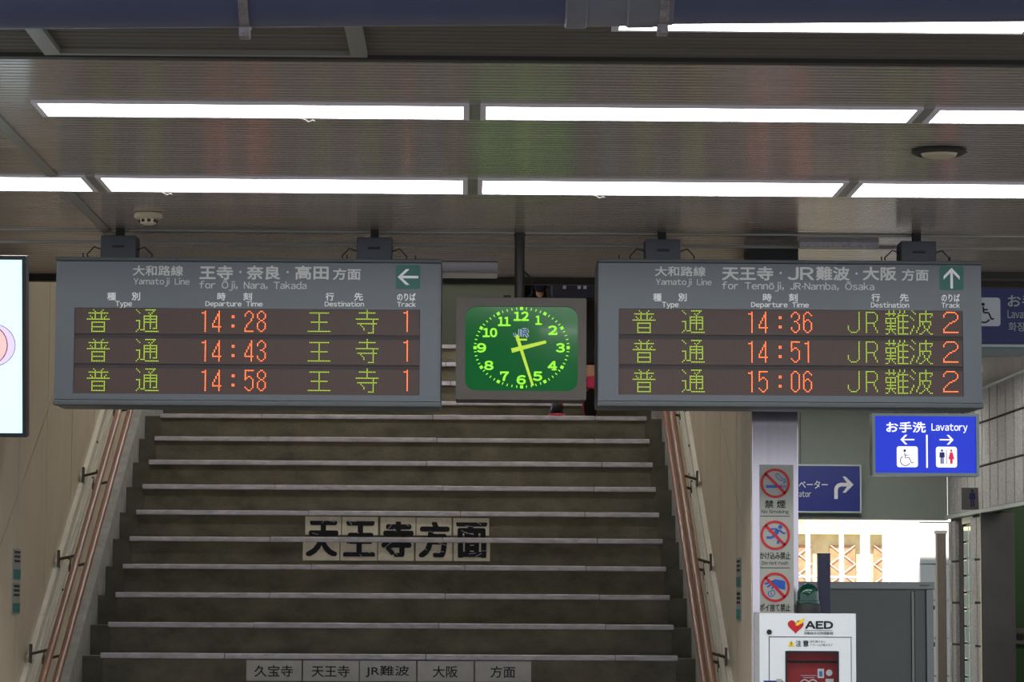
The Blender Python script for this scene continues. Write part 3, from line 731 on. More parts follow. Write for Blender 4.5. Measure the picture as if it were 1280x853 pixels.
for s, (nx, ny, nw) in nums.items():
    o = text('numeral', s, 'clock_glow', dial, (nx-nw/2-.4, ny-6, nx+nw/2+.4, ny+6), KY+.007, bold=.055)
    f = Flat(nx, ny, KY+.0065); add = False
    def foot(x, w=5.6): f.rect(x-w/2, ny+4.0, x+w/2, ny+5.6)
    if s == '1': foot(nx+1, 7.5); add = True
    if s == '11': foot(nx-3.8, 6.4); foot(nx+5.4, 6.4); add = True
    if s == '12': foot(nx-6, 6.6); add = True
    if s == '10': foot(nx-6, 6.4); add = True
    if s == '4': foot(nx+2.2, 6.4); add = True
    if s == '7': f.rect(nx-5.2, ny-5.6, nx-3.8, ny-1.8); add = True
    if s == '2': f.rect(nx+4, ny+2, nx+5.5, ny+5.6); add = True
    if add: f.out('serif', 'clock_glow', dial)
    else: f.bm.free()
for w_, m_l, dy in ((3.4, 'print_white', .0078), (2.0, 'logo_blue', .0070)):
    f = Flat(651, 416, KY+dy); f.stroke([(649.6, 411.5), (649.6, 418.5), (647.5, 420.4), (644.6, 420.4), (643.2, 418.6), (643.2, 416.5)], w_)
    f.stroke([(652.8, 421.4), (652.8, 412), (658, 412), (659.4, 413.4), (659.4, 415.4), (658, 416.8), (654, 416.8)], w_); f.stroke([(656.4, 417), (660.2, 421.4)], w_)
    f.out('logo', m_l, dial)
f = Flat(651, 425, KY+.0075); f.rrect(645, 423.6, 659, 426, 1); f.out('logo_bar', 'clock_hand', dial)
def hand(nm, a, b, w0, w1, dy):
    f = Flat(cx, cy, KY+dy); dx, dyy = b[0]-a[0], b[1]-a[1]; L = sqrt(dx*dx+dyy*dyy); nx, ny = -dyy/L, dx/L
    pts = [(a[0]+nx*w0, a[1]+ny*w0), (b[0]+nx*w1, b[1]+ny*w1), (b[0]-nx*w1, b[1]-ny*w1), (a[0]-nx*w0, a[1]-ny*w0)]
    bm = f.bm; A = [bm.verts.new(f.p(*q)) for q in pts]; D = [bm.verts.new(f.p(*q, .002)) for q in pts]
    bm.faces.new(A); bm.faces.new(D[::-1])
    for i in range(4): bm.faces.new([A[i], A[(i+1) % 4], D[(i+1) % 4], D[i]])
    bmesh.ops.recalc_face_normals(bm, faces=bm.faces)
    f.out(nm, 'clock_hand', ck)
hand('hour_hand', (639.5, 438.6), (682.6, 427.2), 2.9, 1.9, .003)
hand('minute_hand', (645.8, 419.5), (666.3, 482.5), 2.2, 1.5, -.001)
c = f0.c; hb = at(cx, cy, KY)
obj('hand_boss', lathe(B(), (hb.x, KY, hb.z), [(.008, .006), (.008, -.004), (.001, -.005)], 16, 'Y'), 'clock_hand', ck)
p0 = at(649.5, 330, KY+.12)
pole = obj('pole', tube(B(), [(p0.x, KY+.12, z1-.005), (p0.x, KY+.12, CZ-.004)], .0205, 16), 'pole_dark', ck, smooth=True)
obj('pole_flange', tube(B(), [(p0.x, KY+.12, CZ-.016), (p0.x, KY+.12, CZ-.002)], .024, 16), 'pole_dark', pole)
obj('wing_nut', bx(p0.x-.065, p0.x-.035, KY+.1, KY+.14, z1, z1+.022, bev=.005), 'black_rubber', ck)
obj('cable', tube(B(), [(p0.x+.02, KY+.12, z1+.12), (p0.x+.05, KY+.13, z1+.09), (p0.x+.05, KY+.13, z1+.03), (p0.x+.02, KY+.13, z1+.002)], .005, 8), 'black_rubber', ck)

# ================================================================== DISPLAY AT LEFT
ty = 9.4
a = at(32.5, 320, ty); b = at(37.2, 547, ty+.09)
tv = thing('information_screen', (a.x-.55, ty+.1, b.z-.01), 'black-framed lit information screen tilted down at the left edge', 'screen')
H_ = (a-b).length; W_ = 1.05
def tvp(u, v, d):                           # u from right edge leftwards, v from top down, d outwards (towards the viewer)
    dn = (Vector((a.x, b.y, b.z))-a).normalized(); out = Vector((0, -1, 0)); out = (out-dn*out.dot(dn)).normalized()
    return Vector((a.x-u, a.y, a.z))+dn*v+out*d
def tvbox(u0, u1, v0, v1, d0, d1):
    bm = B(); P = [bm.verts.new(tvp(u, v, d)) for u in (u0, u1) for v in (v0, v1) for d in (d0, d1)]
    for f in ((0, 1, 3, 2), (4, 6, 7, 5), (0, 4, 5, 1), (2, 3, 7, 6), (0, 2, 6, 4), (1, 5, 7, 3)): bm.faces.new([P[i] for i in f])
    bmesh.ops.recalc_face_normals(bm, faces=bm.faces); return bm
H2 = H_
bm = tvbox(0, W_, 0, H2, -.06, -.012)
obj('back_shell', bm, 'screen_frame', tv)
m_ = .0135
for q in ((0, m_, 0, H2), (W_-m_, W_, 0, H2), (m_, W_-m_, 0, m_), (m_, W_-m_, H2-m_, H2)): obj('bezel', tvbox(*q, -.012, 0), 'screen_frame', tv)
sc_ = obj('screen', tvbox(m_, W_-m_, m_, H2-m_, -.012, -.005), 'screen_glow', tv)
def tvdisc(u, v, ru, rv, d, m, nm, n=28):
    bm = B(); bm.faces.new([bm.verts.new(tvp(max(m_+.001, u+ru*cos(2*pi*i/n)), v+rv*sin(2*pi*i/n), d)) for i in range(n)]); return obj(nm, bm, m, sc_)
tvdisc(.113, .30, .077, .073, -.0045, 'screen_ink', 'round_outline'); tvdisc(.113, .30, .075, .071, -.004, 'screen_lilac', 'round_shape')
tvdisc(.128, .30, .066, .068, -.0035, 'screen_ink', 'round_outline'); tvdisc(.129, .30, .064, .066, -.003, 'screen_pink', 'round_shape')
obj('hanging_pole', tube(B(), [(a.x-W_/2, ty+.12, a.z-.2), (a.x-W_/2, ty+.12, CZ-.004)], .03, 14), 'pole_dark', tv, smooth=True)
obj('pole_bracket', bx(a.x-W_/2-.05, a.x-W_/2+.05, ty+.07, ty+.12, a.z-.35, a.z-.15), 'pole_dark', tv)

# ================================================================== PILLAR
PY = 11.78
x0, x1, _, _ = rect(940, 600, 998, 640, PY)
pil = thing('pillar', ((x0+x1)/2, PY+.1, 0), kind='structure'); props(pil, 'square brushed steel pillar right of the stairs')
obj('steel_cladding', bx(x0, x1, PY, PY+.2, 0, 2.88, bev=.004), 'steel', pil)
obj('side_panel', bx(x0-.004, x0+.001, PY+.008, PY+.21, 0, 2.88), 'wall_panel', pil)
obj('corner_panel', bx(x0-.004, WXR+.01, PY+.21, 12.2, 0, CZ-.002), 'wall_panel', wr)
obj('dark_top_band', bx(x0-.012, x1+.003, PY-.006, PY+.2, 2.88, CZ-.002), 'trim_dark', pil)  # added dark band, covers the lamp reflection on the steel top
_, _, _, zc = rect(940, 513, 998, 560, PY)
fx0, fx1, fz0, fz1 = rect(949.5, 581.5, 992, 768, PY)
strip = thing('rule_notice_strip', ((fx0+fx1)/2, PY-.002, fz0), 'grey strip of three prohibition pictograms on the steel pillar', 'notice')
zbot = rect(949.5, 581.5, 992, 800, PY)[2]
obj('strip_plate', bx(fx0, fx1, PY-.004, PY-.0005, zbot, fz1, bev=.001), 'sticker_grey', strip)
def ring_sign(cy):
    f = Flat(969, cy, PY-.0075); f.ring(969, cy, 18.4, 15.4)
    f.stroke([(969-12.2, cy-12.2), (969+12.2, cy+12.2)], 3.4); f.out('prohibition_ring', 'sign_red', strip)
ring_sign(604.5); ring_sign(669.5); ring_sign(734.5)
f = Flat(969, 605, PY-.0055); f.rect(957.5, 606.8, 977.5, 610.2); f.rect(978.6, 606.8, 979.6, 610.2); f.rect(981, 606.8, 982, 610.2)
f.stroke([(979.5, 605), (981, 602.5), (978.5, 601), (974.5, 600.5), (971.5, 597.5), (969.5, 594.5), (971, 592.5), (973.5, 593), (975, 596), (977.5, 598.5), (981.5, 599.5), (982.5, 603)], .9)
f.out('cigarette_pictogram', 'sign_blue', strip)
f = Flat(969, 670, PY-.0055)
f.disc(975.4, 659, 2.6); f.poly([(970.5, 660.8), (975, 663.5), (970.8, 671), (965.8, 669)])
f.stroke([(971, 661.8), (964.5, 661.4), (961.5, 665.5)], 2); f.stroke([(974.3, 663.2), (978.5, 666.6), (981.5, 666.8)], 2)
f.stroke([(968, 669.5), (964.5, 672.6), (958, 672.2)], 3); f.stroke([(969.5, 670), (973.8, 673.6), (972.2, 680)], 3)
f.out('running_pictogram', 'sign_blue', strip)
f = Flat(969, 735, PY-.0055)
f.poly([(964, 727), (968.5, 724.5), (979, 726), (981.5, 727.5), (981.5, 737.5), (977, 737), (972, 735), (968, 734.5), (963, 731)])
f.stroke([(965.5, 727.5), (956, 730.5)], 2.4); f.stroke([(966, 729.5), (959, 734.6)], 2); f.stroke([(968, 732), (964.5, 736.5)], 1.8)
f.stroke([(960, 743.5), (961, 740), (964.5, 739.5), (965.5, 737.6), (968, 739.3), (968.6, 742.5), (966.5, 745.5), (963, 746.6), (960, 743.5)], .9); f.stroke([(963, 741.5), (965, 743), (963.5, 744.5)], .8)
f.out('litter_hand_pictogram', 'sign_blue', strip)
K = 'print_black'
text('lettering', '禁', K, strip, (956, 625.5, 967, 635.5), PY-.0055, .02); text('lettering', '煙', K, strip, (971, 625.5, 982, 635.5), PY-.0055, .02)
text('lettering', 'No Smoking', K, strip, (952, 637.6, 986, 643.2), PY-.0055, .01)
text('lettering', 'かけ込み禁止', K, strip, (949.8, 690.2, 988, 699.8), PY-.0055, .015); text('lettering', 'Do not rush', K, strip, (952.6, 701.6, 985.2, 706.4), PY-.0055, .01)
text('lettering', 'ポイ捨て禁止', K, strip, (949.8, 755, 988, 764.6), PY-.0055, .015)
for y in (645.6, 710.2):
    f = Flat(969, y, PY-.0055); f.rect(950.4, y-.4, 987.4, y+.4); f.out('rule_line', K, strip)

# ================================================================== DEFIBRILLATOR CABINET
AY = 11.3
x0, x1, _, z1 = rect(949.5, 767.5, 1070, 853, AY)
zb = .62
aed = thing('defibrillator_cabinet', ((x0+x1)/2, AY+.12, 0), 'white defibrillator cabinet with AED lettering and a red bag window before the pillar', 'cabinet')
wx0, wx1, _, wz1 = rect(982, 814.5, 1048, 853, AY)
wz0 = wz1-.30
dx0, dx1, _, dz1 = rect(961, 796.5, 1064.5, 853, AY)
# body with a front opening
bm = B(); D = .22
box(bm, x0, x1, AY+.012, AY+D, z1-.09, z1); box(bm, x0, x1, AY+.012, AY+D, zb, zb+.06)
box(bm, x0, x0+.03, AY+.012, AY+D, zb+.06, z1-.09); box(bm, x1-.03, x1, AY+.012, AY+D, zb+.06, z1-.09); box(bm, x0+.03, x1-.03, AY+D-.01, AY+D, zb+.06, z1-.09)
body = obj('body', bm, 'cabinet_white', aed)
bm = B(); fr = ((x0, x1, dz1, z1), (x0, dx0, zb, dz1), (dx1, x1, zb, dz1), (dx0, dx1, zb, zb+.05))
for q in fr: box(bm, q[0], q[1], AY, AY+.012, q[2], q[3])
obj('front_frame', bm, 'cabinet_white', aed)
bm = B(); g_ = .0035; zl = zb+.05
for q in ((dx0+g_, dx1-g_, wz1, dz1-g_), (dx0+g_, wx0, wz0, wz1), (wx1, dx1-g_, wz0, wz1), (dx0+g_, dx1-g_, zl+g_, wz0)): box(bm, q[0], q[1], AY-.004, AY+.010, q[2], q[3])
door = obj('door', bm, 'cabinet_white', aed)
bm = B()
for q in ((dx0-.001, dx0+.02, zl, dz1), (dx1-.02, dx1+.001, zl, dz1), (dx0+.02, dx1-.02, dz1-.02, dz1), (dx0+.02, dx1-.02, zl, zl+.02)): box(bm, q[0], q[1], AY+.0105, AY+.0118, q[2], q[3])
obj('door_gap', bm, 'cabinet_seam', aed)
bm = B()
for q in ((wx0-.002, wx0+.005, wz0, wz1), (wx1-.005, wx1+.002, wz0, wz1), (wx0+.005, wx1-.005, wz1-.006, wz1+.001), (wx0+.005, wx1-.005, wz0, wz0+.006)): box(bm, q[0], q[1], AY-.006, AY+.0, q[2], q[3])
obj('window_gasket', bm, 'cabinet_seam', door)
obj('window_pane', bx(wx0+.004, wx1-.004, AY-.002, AY+.001, wz0+.004, wz1-.004), 'pane', door)
bm = B(); bag0 = (wx0-.005, wx1+.005)
bag = thing('defibrillator_bag', ((wx0+wx1)/2, AY+.08, wz0-.02), 'red defibrillator carry bag inside the white cabinet window', 'bag')
obj('bag_body', box(B(), wx0-.01, wx1+.01, AY+.04, AY+.16, wz0-.02, wz1-.045, bev=.02), 'bag_red', bag, smooth=True)
obj('bag_flap', box(B(), wx0-.01, wx1+.01, AY+.03, AY+.15, wz1-.04, wz1+.01, bev=.012), 'bag_red', bag, smooth=True)
obj('zip', bx(wx0-.008, wx1+.008, AY+.05, AY+.155, wz1-.05, wz1-.035), 'bag_dark', bag)
f = Flat(1026, 842, AY+.038); f.rect(1022, 836.5, 1030, 848); lb = f.out('label', 'label_white', bag); f = Flat(1026, 842, AY+.0372); f.rect(1024, 839.5, 1028, 846); f.out('label_print', 'label_blue', lb)
f = Flat(1036, 841, AY+.0375); f.disc(1036.5, 841.5, 4); f.out('badge', 'label_white', bag)
f = Flat(1036, 851, AY+.0375); f.rect(1032, 849, 1042, 858); f.out('label', 'label_white', bag)
for px in (1006, 1016):
    f = Flat(px, 855, AY+.0375); f.ring(px, 855.5, 6, 4.6); f.out('round_mark', 'label_white', bag)
f = Flat(1010, 845, AY+.0375); f.rect(1001, 844.6, 1021, 845.2); f.rect(1004, 847.2, 1018, 847.8); f.out('print_line', 'label_white', bag)
obj('inner_back', bx(x0+.031, x1-.031, AY+.19, AY+.2, zb+.07, z1-.1), 'bag_dark', aed)
# front print
yy_ = AY-.0015
f = Flat(994.5, 784, yy_)
pts = []
for i in range(40):
    t_ = 2*pi*i/40; hx = 16*sin(t_)**3; hy = 13*cos(t_)-5*cos(2*t_)-2*cos(3*t_)-cos(4*t_); pts.append((994.6+hx*.62, 783-hy*.60))
f.poly(pts); f.out('heart_emblem', 'sign_red', aed)
f = Flat(1000, 777, yy_-.001); f.poly([(994.5, 782.5), (996.2, 777.2), (997.4, 778.8), (1001, 774.6), (1002, 775.8), (1004.4, 771.6), (1005.4, 775.4), (1002.8, 777.4), (1003.2, 779.2), (999, 781), (999.2, 782)]); f.out('lightning_emblem', 'yellow', aed)
text('lettering', 'AED', K, aed, (1006.3, 776.8, 1041.5, 786.6), yy_, .06)
text('lettering', '自動体外式除細動器', K, aed, (1005.5, 790.2, 1041.5, 793.8), yy_, .006)
f = Flat(1024, 788.6, yy_); f.rect(1006.5, 788.4, 1040.5, 788.9); f.out('print_line', K, aed)
f = Flat(989, 805, AY-.0055); f.poly([(989, 800.6), (993.2, 808.6), (984.8, 808.6)]); tri = f.out('warning_triangle', 'yellow', door)
f = Flat(989, 805, AY-.0065); f.rect(988.5, 802.8, 989.5, 806.2); f.rect(988.5, 806.9, 989.5, 807.8); f.out('exclamation_mark', K, tri)
text('lettering', '注', K, door, (994.5, 800.8, 1001.5, 808.6), AY-.0055, .02); text('lettering', '意', K, door, (1003.6, 800.8, 1010.8, 808.6), AY-.0055, .02)
text('lettering', '扉を開けると', K, door, (1012.6, 801, 1031.5, 804), AY-.0055, 0); text('lettering', 'アラームが鳴ります', K, door, (1012.6, 805.2, 1041, 808.4), AY-.0055, 0)
lk = at(961.5, 790.5, AY); obj('lock', lathe(B(), (lk.x, AY, lk.z), [(.0105, .002), (.0105, -.004), (.005, -.0045), (.001, -.003)], 20, 'Y'), 'black_rubber', aed)
f = Flat(967, 852, AY-.0055); f.rect(954.5, 851.3, 979, 860); f.out('blue_label', 'blue_unlit', aed)
hd = rect(970.5, 849, 977, 855, AY); obj('door_latch', bx(hd[0], hd[1], AY-.012, AY-.004, hd[2], hd[3]), 'sticker_grey', door)
obj('pedestal', bx(x0+.05, x1-.05, AY+.04, AY+.2, .02, zb), 'shed_grey', aed); obj('foot_plate', bx(x0+.01, x1-.01, AY, AY+.24, 0, .02), 'shed_grey', aed)
# beacon on top
bc = at(1010, 760, AY+.10); R_ = .048
t = thing('beacon_lamp', (bc.x, AY+.10, z1), 'dark green domed beacon lamp on top of the white cabinet', 'beacon')
obj('base', lathe(B(), (bc.x, AY+.10, z1), [(.050, 0), (.050, .03), (.047, .034), (.047, .046)], 28), 'black_rubber', t, smooth=True)
obj('dome', lathe(B(), (bc.x, AY+.10, z1+.046), [(.044, 0), (.044, .03)]+[(.044*cos(a_), .03+.044*sin(a_)) for a_ in [k*pi/16 for k in range(1, 8)]]+[(.001, .0745)], 28), 'dome_green', t, smooth=True)
obj('dome_ring', lathe(B(), (bc.x, AY+.10, z1+.04), [(.047, 0), (.0475, .004), (.0475, .01), (.045, .012)], 28), 'dome_green', t, smooth=True)
n0, n1, _, nz1 = rect(1023.5, 693.5, 1038, 767, AY+.17)
t = thing('upright_side_sign', ((n0+n1)/2, AY+.17, z1), 'narrow dark navy upright sign standing edge-on behind the beacon', 'sign')
obj('sign_body', bx(n0, n1, AY+.10+.065, AY+.19+.04, z1, nz1, bev=.003), 'navy', t); obj('end_cap', bx(n0-.001, n1+.001, AY+.163, AY+.232, nz1, nz1+.004), 'black_rubber', t)

# ================================================================== FAR RIGHT: lavatory corner
SXW = 4.6; BWY = 27.2; HDR = 2.345; SOF = 3.46
# back wall with an opening below
bw = thing('wall_back', (3, BWY, HDR), kind='structure')
for a_, b_ in ((-.0, 1.6), (1.6, 3.18), (3.18, SXW)): obj('wall_board', bx(a_+1.36 if a_ == 0 else a_+.003, b_-.003, BWY, BWY+.12, HDR, SOF+1.5), 'wall_green_grey', bw)
obj('lintel_trim', bx(1.36, SXW, BWY-.02, BWY+.14, HDR-.02, HDR), 'trim_grey', bw)
# lavatory block wall of split stone pieces
lw = thing('wall_lavatory', (SXW, 25, 0), kind='structure')
DY0, DY1 = 22.9, 25.30
obj('backing', bx(SXW+.03, SXW+.2, 21.9, BWY, HDR+.02, SOF), 'mortar', lw)
obj('backing', bx(SXW+.03, SXW+.2, 26.55, BWY, 0, HDR+.02), 'mortar', lw)
obj('backing', bx(SXW+.03, SXW+.2, DY1+.02, 25.96, 0, HDR+.02), 'mortar', lw)
def stone_mesh(w, h, n=3):
    bm = B(); box(bm, 0, .04, 0, w, 0, h)
    bmesh.ops.subdivide_edges(bm, edges=[e for e in bm.edges if abs(e.verts[0].co.x-e.verts[1].co.x) < 1e-6], cuts=1, use_grid_fill=True)
    for v in bm.verts:
        if v.co.x < .001 and .01 < v.co.y < w-.01 and .01 < v.co.z < h-.01: v.co.x -= random.uniform(.004, .014)
    me = bpy.data.meshes.new('stone_block'); bm.to_mesh(me); bm.free(); me.materials.append(MATS['split_stone']); return me
TH = .392; TW = .375; SM = [stone_mesh(TW-.034, TH-.022) for _ in range(4)]; SMn = [stone_mesh(.29, TH-.022) for _ in range(2)]; SM2 = [stone_mesh(.175, TH-.022) for _ in range(2)]
def sb(me, y, z): inst('stone_block', me, (SXW-.005, y, z), lw)
z = HDR+.03
k = 0
while z < SOF-.02:
    y = 21.95
    while y < BWY-.1:
        sb(random.choice(SM), y, z); y += TW
    z += TH
z = HDR-.02-TH
while z > -.05:
    for y, me in ((25.33, SMn), (25.65, SMn), (26.76, SM2), (26.96, SM2)): sb(random.choice(me), y, z)
    z -= TH
obj('header_bar', bx(SXW-.03, SXW+.05, 21.95, BWY, HDR-.012, HDR+.022), 'frame_pale', lw)
obj('course_trim', bx(SXW-.012, SXW+.03, 21.95, BWY, SOF-.02, SOF), 'frame_pale', lw)
# glass block window
gw = thing('window_1', (SXW, 26, 0), kind='structure')
obj('window_frame', bx(SXW+.02, SXW+.03, 25.97, 26.53, HDR-.08, HDR-.02), 'frame_pale', gw)
gb = box(B(), SXW+.03, SXW+.11, 0, .26, 0, .143, bev=.012); bmesh.ops.translate(gb, vec=(-SXW, 0, 0), verts=gb.verts)
me = bpy.data.meshes.new('glass_block'); gb.to_mesh(me); gb.free(); me.materials.append(MATS['glass_block'])
for k in range(14):
    for j in range(2): inst('glass_block', me, (SXW, 25.98+.275*j, HDR-.24-.157*k), gw)
obj('grout_grid', bx(SXW+.06, SXW+.10, 25.97, 26.53, 0, HDR-.08), 'frame_pale', gw)
# doorway: steel jamb, green inner wall
dr = thing('door_1', (SXW, DY1, 0), kind='structure')
obj('jamb', bx(SXW-.03, SXW+.275, DY1-.02, DY1+.02, 0, HDR-.012), 'jamb_steel', dr)
obj('jamb', bx(SXW-.03, SXW+.275, DY0-.02, DY0+.02, 0, HDR-.012), 'jamb_steel', dr)
obj('wall_lavatory_inner', bx(SXW+.28, 8.5, 26.2, 26.3, 0, 3.2), 'green_wall', kind='structure')
obj('wall_lavatory_side', bx(8.5, 8.6, 21.9, 26.3, 0, 3.2), 'green_wall', kind='structure')
obj('wall_lavatory_front', bx(SXW+.2, 8.6, 21.9, 22.0, 0, SOF), 'split_stone', kind='structure')
obj('lavatory_ceiling', bx(SXW+.2, 8.6, 22.0, 26.3, 3.2, 3.25), 'slab', kind='structure')
q = rect(1268, 786, 1284, 806, 26.15); t = thing('wall_switch_plate', ((q[0]+q[1])/2, 26.19, q[2]), 'small dark plate on the green lavatory wall at the right edge', 'plate')
obj('plate', bx(q[0], q[1], 26.17, 26.2, q[2], q[3], bev=.004), 'plate_grey', t); obj('button', bx(q[0]+.03, q[1]-.03, 26.16, 26.17, q[2]+.05, q[3]-.05), 'black_rubber', t)
t = thing('added_lavatory_lamp', (5.9, 24.6, 3.14), 'added unseen white lamp on the lavatory ceiling, brightening the inside of the doorway', 'lamp')  # unseen lamp added to light the green inner wall and the jamb
obj('housing', bx(5.3, 6.5, 24.45, 24.75, 3.16, 3.2), 'fixture_white', t); obj('diffuser', bx(5.32, 6.48, 24.47, 24.73, 3.14, 3.16), 'stair_tube', t)
# soffit and fascia
so_ = thing('soffit', (3.4, 24, SOF), kind='structure')
ribbed('soffit_panel', 1.36, SXW+1, 22.0, BWY, 'ceiling_metal', .09, .008, SOF, so_)
FY = 21.95
obj('fascia', bx(1.36, 9, FY, FY+.06, SOF-.01, 5.0), 'wall_green_grey', so_)
for pa in ((336, 348), (430.5, 434)):
    q = rect(1228, pa[0], 1280, pa[1], FY-.05); obj('fascia_rail', bx(1.36, 9, FY-.05, FY, q[2], q[3]), 'frame_pale', so_)
obj('high_roof', bx(1.3, 12, 12.6, 28.2, 5.0, 5.2), 'slab', kind='structure')
obj('roof_edge_beam', bx(1.36, XR+.3, 12.6, 12.7, CZ-.03, CZ+.3), 'trim_dark', kind='structure')

for yl, lab in ((23.2, 'added unseen soffit lamp nearer to the fascia, brightening the lavatory corner'), (25.6, 'added unseen soffit lamp nearer to the back wall, brightening the lavatory corner')):
    t = thing('added_soffit_lamp', (3.2, yl, SOF-.05), lab, 'lamp')  # unseen lamps added to brighten the dark lavatory corner
    obj('housing', bx(2.0, 4.2, yl-.12, yl+.12, SOF-.04, SOF-.002), 'fixture_white', t); obj('diffuser', bx(2.02, 4.18, yl-.10, yl+.10, SOF-.06, SOF-.04), 'soffit_fill', t)

# navy fascia sign
q = rect(1150, 352, 1420, 430, FY-.1)
t = thing('fascia_lavatory_sign', ((q[0]+q[1])/2, FY-.07, q[2]), 'dark navy lavatory sign behind the right end of the right board', 'sign')
obj('sign_box', bx(q[0], q[1], FY-.1, FY-.05, q[2], q[3], bev=.005), 'navy_unlit', t)
Yf = FY-.101
f = Flat(1234, 390, Yf-.002); f.rrect(1215, 372, 1250.5, 408, 4); wp = f.out('white_square', 'print_white', t)
def wheelchair(f, x, y, s, w):
    f.disc(x-2*s, y-12*s, 2.2*s); f.stroke([(x-2*s, y-9*s), (x-1.5*s, y-1*s), (x+5*s, y-1*s), (x+9*s, y+8*s), (x+12*s, y+6.5*s)], w)
    f.stroke([(x-1.8*s, y-5*s), (x+4*s, y-5*s)], w); f.stroke([(x+(-1+8*cos(a))*s, y+(4-8*sin(a))*s) for a in [radians(d) for d in range(120, 345, 15)]], w)
f = Flat(1231, 391, Yf-.004); wheelchair(f, 1231, 392, .95, 2.0); f.out('wheelchair_pictogram', K, wp)
text('lettering', 'お手洗', 'print_grey', t, (1259.5, 368.5, 1315, 384.5), Yf-.003, .02)
text('lettering', 'Lavatory', 'print_grey', t, (1259.5, 388, 1300, 401), Yf-.003, .01); text('lettering', '화장실', 'print_grey', t, (1260.5, 403, 1292, 414.5), Yf-.003, .01)

# lit lavatory sign
LY = 21.3
q = rect(1090.5, 517, 1224, 595, LY); s_ = (q[1]-q[0])/133.5
t = thing('lit_lavatory_sign', ((q[0]+q[1])/2, LY+.08, q[2]), 'bright blue lit lavatory sign with two arrows and toilet pictograms', 'sign')
bm = B(); e = 3.6*s_
for a_ in ((q[0], q[1], q[3]-e, q[3]), (q[0], q[1], q[2], q[2]+e), (q[0], q[0]+e, q[2]+e, q[3]-e), (q[1]-e, q[1], q[2]+e, q[3]-e)): box(bm, a_[0], a_[1], LY, LY+.16, a_[2], a_[3])
obj('frame', bm, 'frame_pale', t)
pn = obj('lit_panel', bx(q[0]+e, q[1]-e, LY+.015, LY+.14, q[2]+e, q[3]-e), 'blue_lit', t)
for px in (1120, 1203):
    c = at(px, 512, LY+.08); ro = obj('hanger_rod', tube(B(), [(c.x, LY+.08, q[3]-.002), (c.x, LY+.08, 5.0)], .015, 8), 'trim_dark', t)
Yl = LY+.012; wl_ = 'white_lit'
text('lettering', 'お手洗', wl_, pn, (1107.8, 527.6, 1157.2, 541), Yl, .02); text('lettering', 'Lavatory', wl_, pn, (1164.4, 529.8, 1209.4, 541.4), Yl, .01)
f = Flat(1157, 565, Yl); f.rrect(1121, 558.4, 1147.2, 584.4, 3); f.out('white_square', wl_, pn)
f = Flat(1184, 570, Yl); f.rrect(1170, 558.8, 1196.2, 584.6, 3); f.out('white_square', wl_, pn)
f = Flat(1157, 565, Yl); f.rect(1157.7, 543.8, 1159.7, 585); f.out('divider_line', wl_, pn)
f = Flat(1134, 550, Yl); f.stroke([(1143, 549.8), (1128, 549.8)], 1.6); f.poly([(1125.6, 549.8), (1131.4, 543.8), (1134.2, 543.8), (1128.6, 549.8), (1134.2, 555.8), (1131.4, 555.8)]); f.out('arrow', wl_, pn)
f = Flat(1183, 550, Yl); f.stroke([(1174.5, 550), (1189.5, 550)], 1.6); f.poly([(1192, 550), (1186.2, 544), (1183.4, 544), (1189, 550), (1183.4, 556), (1186.2, 556)]); f.out('arrow', wl_, pn)
f = Flat(1134, 571, Yl-.002); wheelchair(f, 1132.5, 573, .78, 1.0); f.out('wheelchair_pictogram', 'ink_lit', pn)
def man(f, x, y, s):
    f.disc(x, y-8*s, 1.5*s); f.poly([(x-3*s, y-6*s), (x+3*s, y-6*s), (x+3.4*s, y+.5*s), (x+2*s, y+.5*s), (x+2*s, y+8.5*s), (x+.3*s, y+8.5*s), (x+.3*s, y+1*s), (x-.3*s, y+1*s), (x-.3*s, y+8.5*s), (x-2*s, y+8.5*s), (x-2*s, y+.5*s), (x-3.4*s, y+.5*s)])
def woman(f, x, y, s):
    f.disc(x, y-8*s, 1.5*s); f.poly([(x-1.6*s, y-6*s), (x+1.6*s, y-6*s), (x+3.8*s, y+2.8*s), (x+1.8*s, y+2.8*s), (x+1.6*s, y+8.5*s), (x-1.6*s, y+8.5*s), (x-1.8*s, y+2.8*s), (x-3.8*s, y+2.8*s)])
f = Flat(1183, 571, Yl-.002); man(f, 1177.6, 571.6, 1); f.rect(1182.7, 562.6, 1183.5, 580.6); f.out('man_pictogram', 'ink_lit', pn)
f = Flat(1189, 571, Yl-.002); woman(f, 1189.2, 571.6, 1); f.out('woman_pictogram', 'red_lit', pn)

# elevator sign on the back wall
EY = BWY-.12
q = rect(900, 580.5, 1077, 641, EY); s_ = (q[1]-q[0])/177
t = thing('elevator_sign', ((q[0]+q[1])/2, EY+.05, q[2]), 'blue elevator sign with a bent white arrow beside the pillar', 'sign')
bm = B(); e = 2*s_
for a_ in ((q[0], q[1], q[3]-e, q[3]), (q[0], q[1], q[2], q[2]+e), (q[0], q[0]+e, q[2]+e, q[3]-e), (q[1]-e, q[1], q[2]+e, q[3]-e)): box(bm, a_[0], a_[1], EY, EY+.1, a_[2], a_[3])
obj('frame', bm, 'frame_pale', t); obj('panel', bx(q[0]+e, q[1]-e, EY+.012, EY+.09, q[2]+e, q[3]-e), 'blue_unlit', t)
obj('wall_fixing', bx(q[0]+.3, q[1]-.3, EY+.1, BWY, q[2]+.1, q[3]-.1), 'trim_dark', t)
text('lettering', 'エレベーター', 'print_white', t, (980, 601, 1034.8, 611), EY+.010, .015); text('lettering', 'Elevator', 'print_white', t, (984, 613.5, 1013.8, 621.5), EY+.010, .005)
f = Flat(1055, 609, EY+.010)
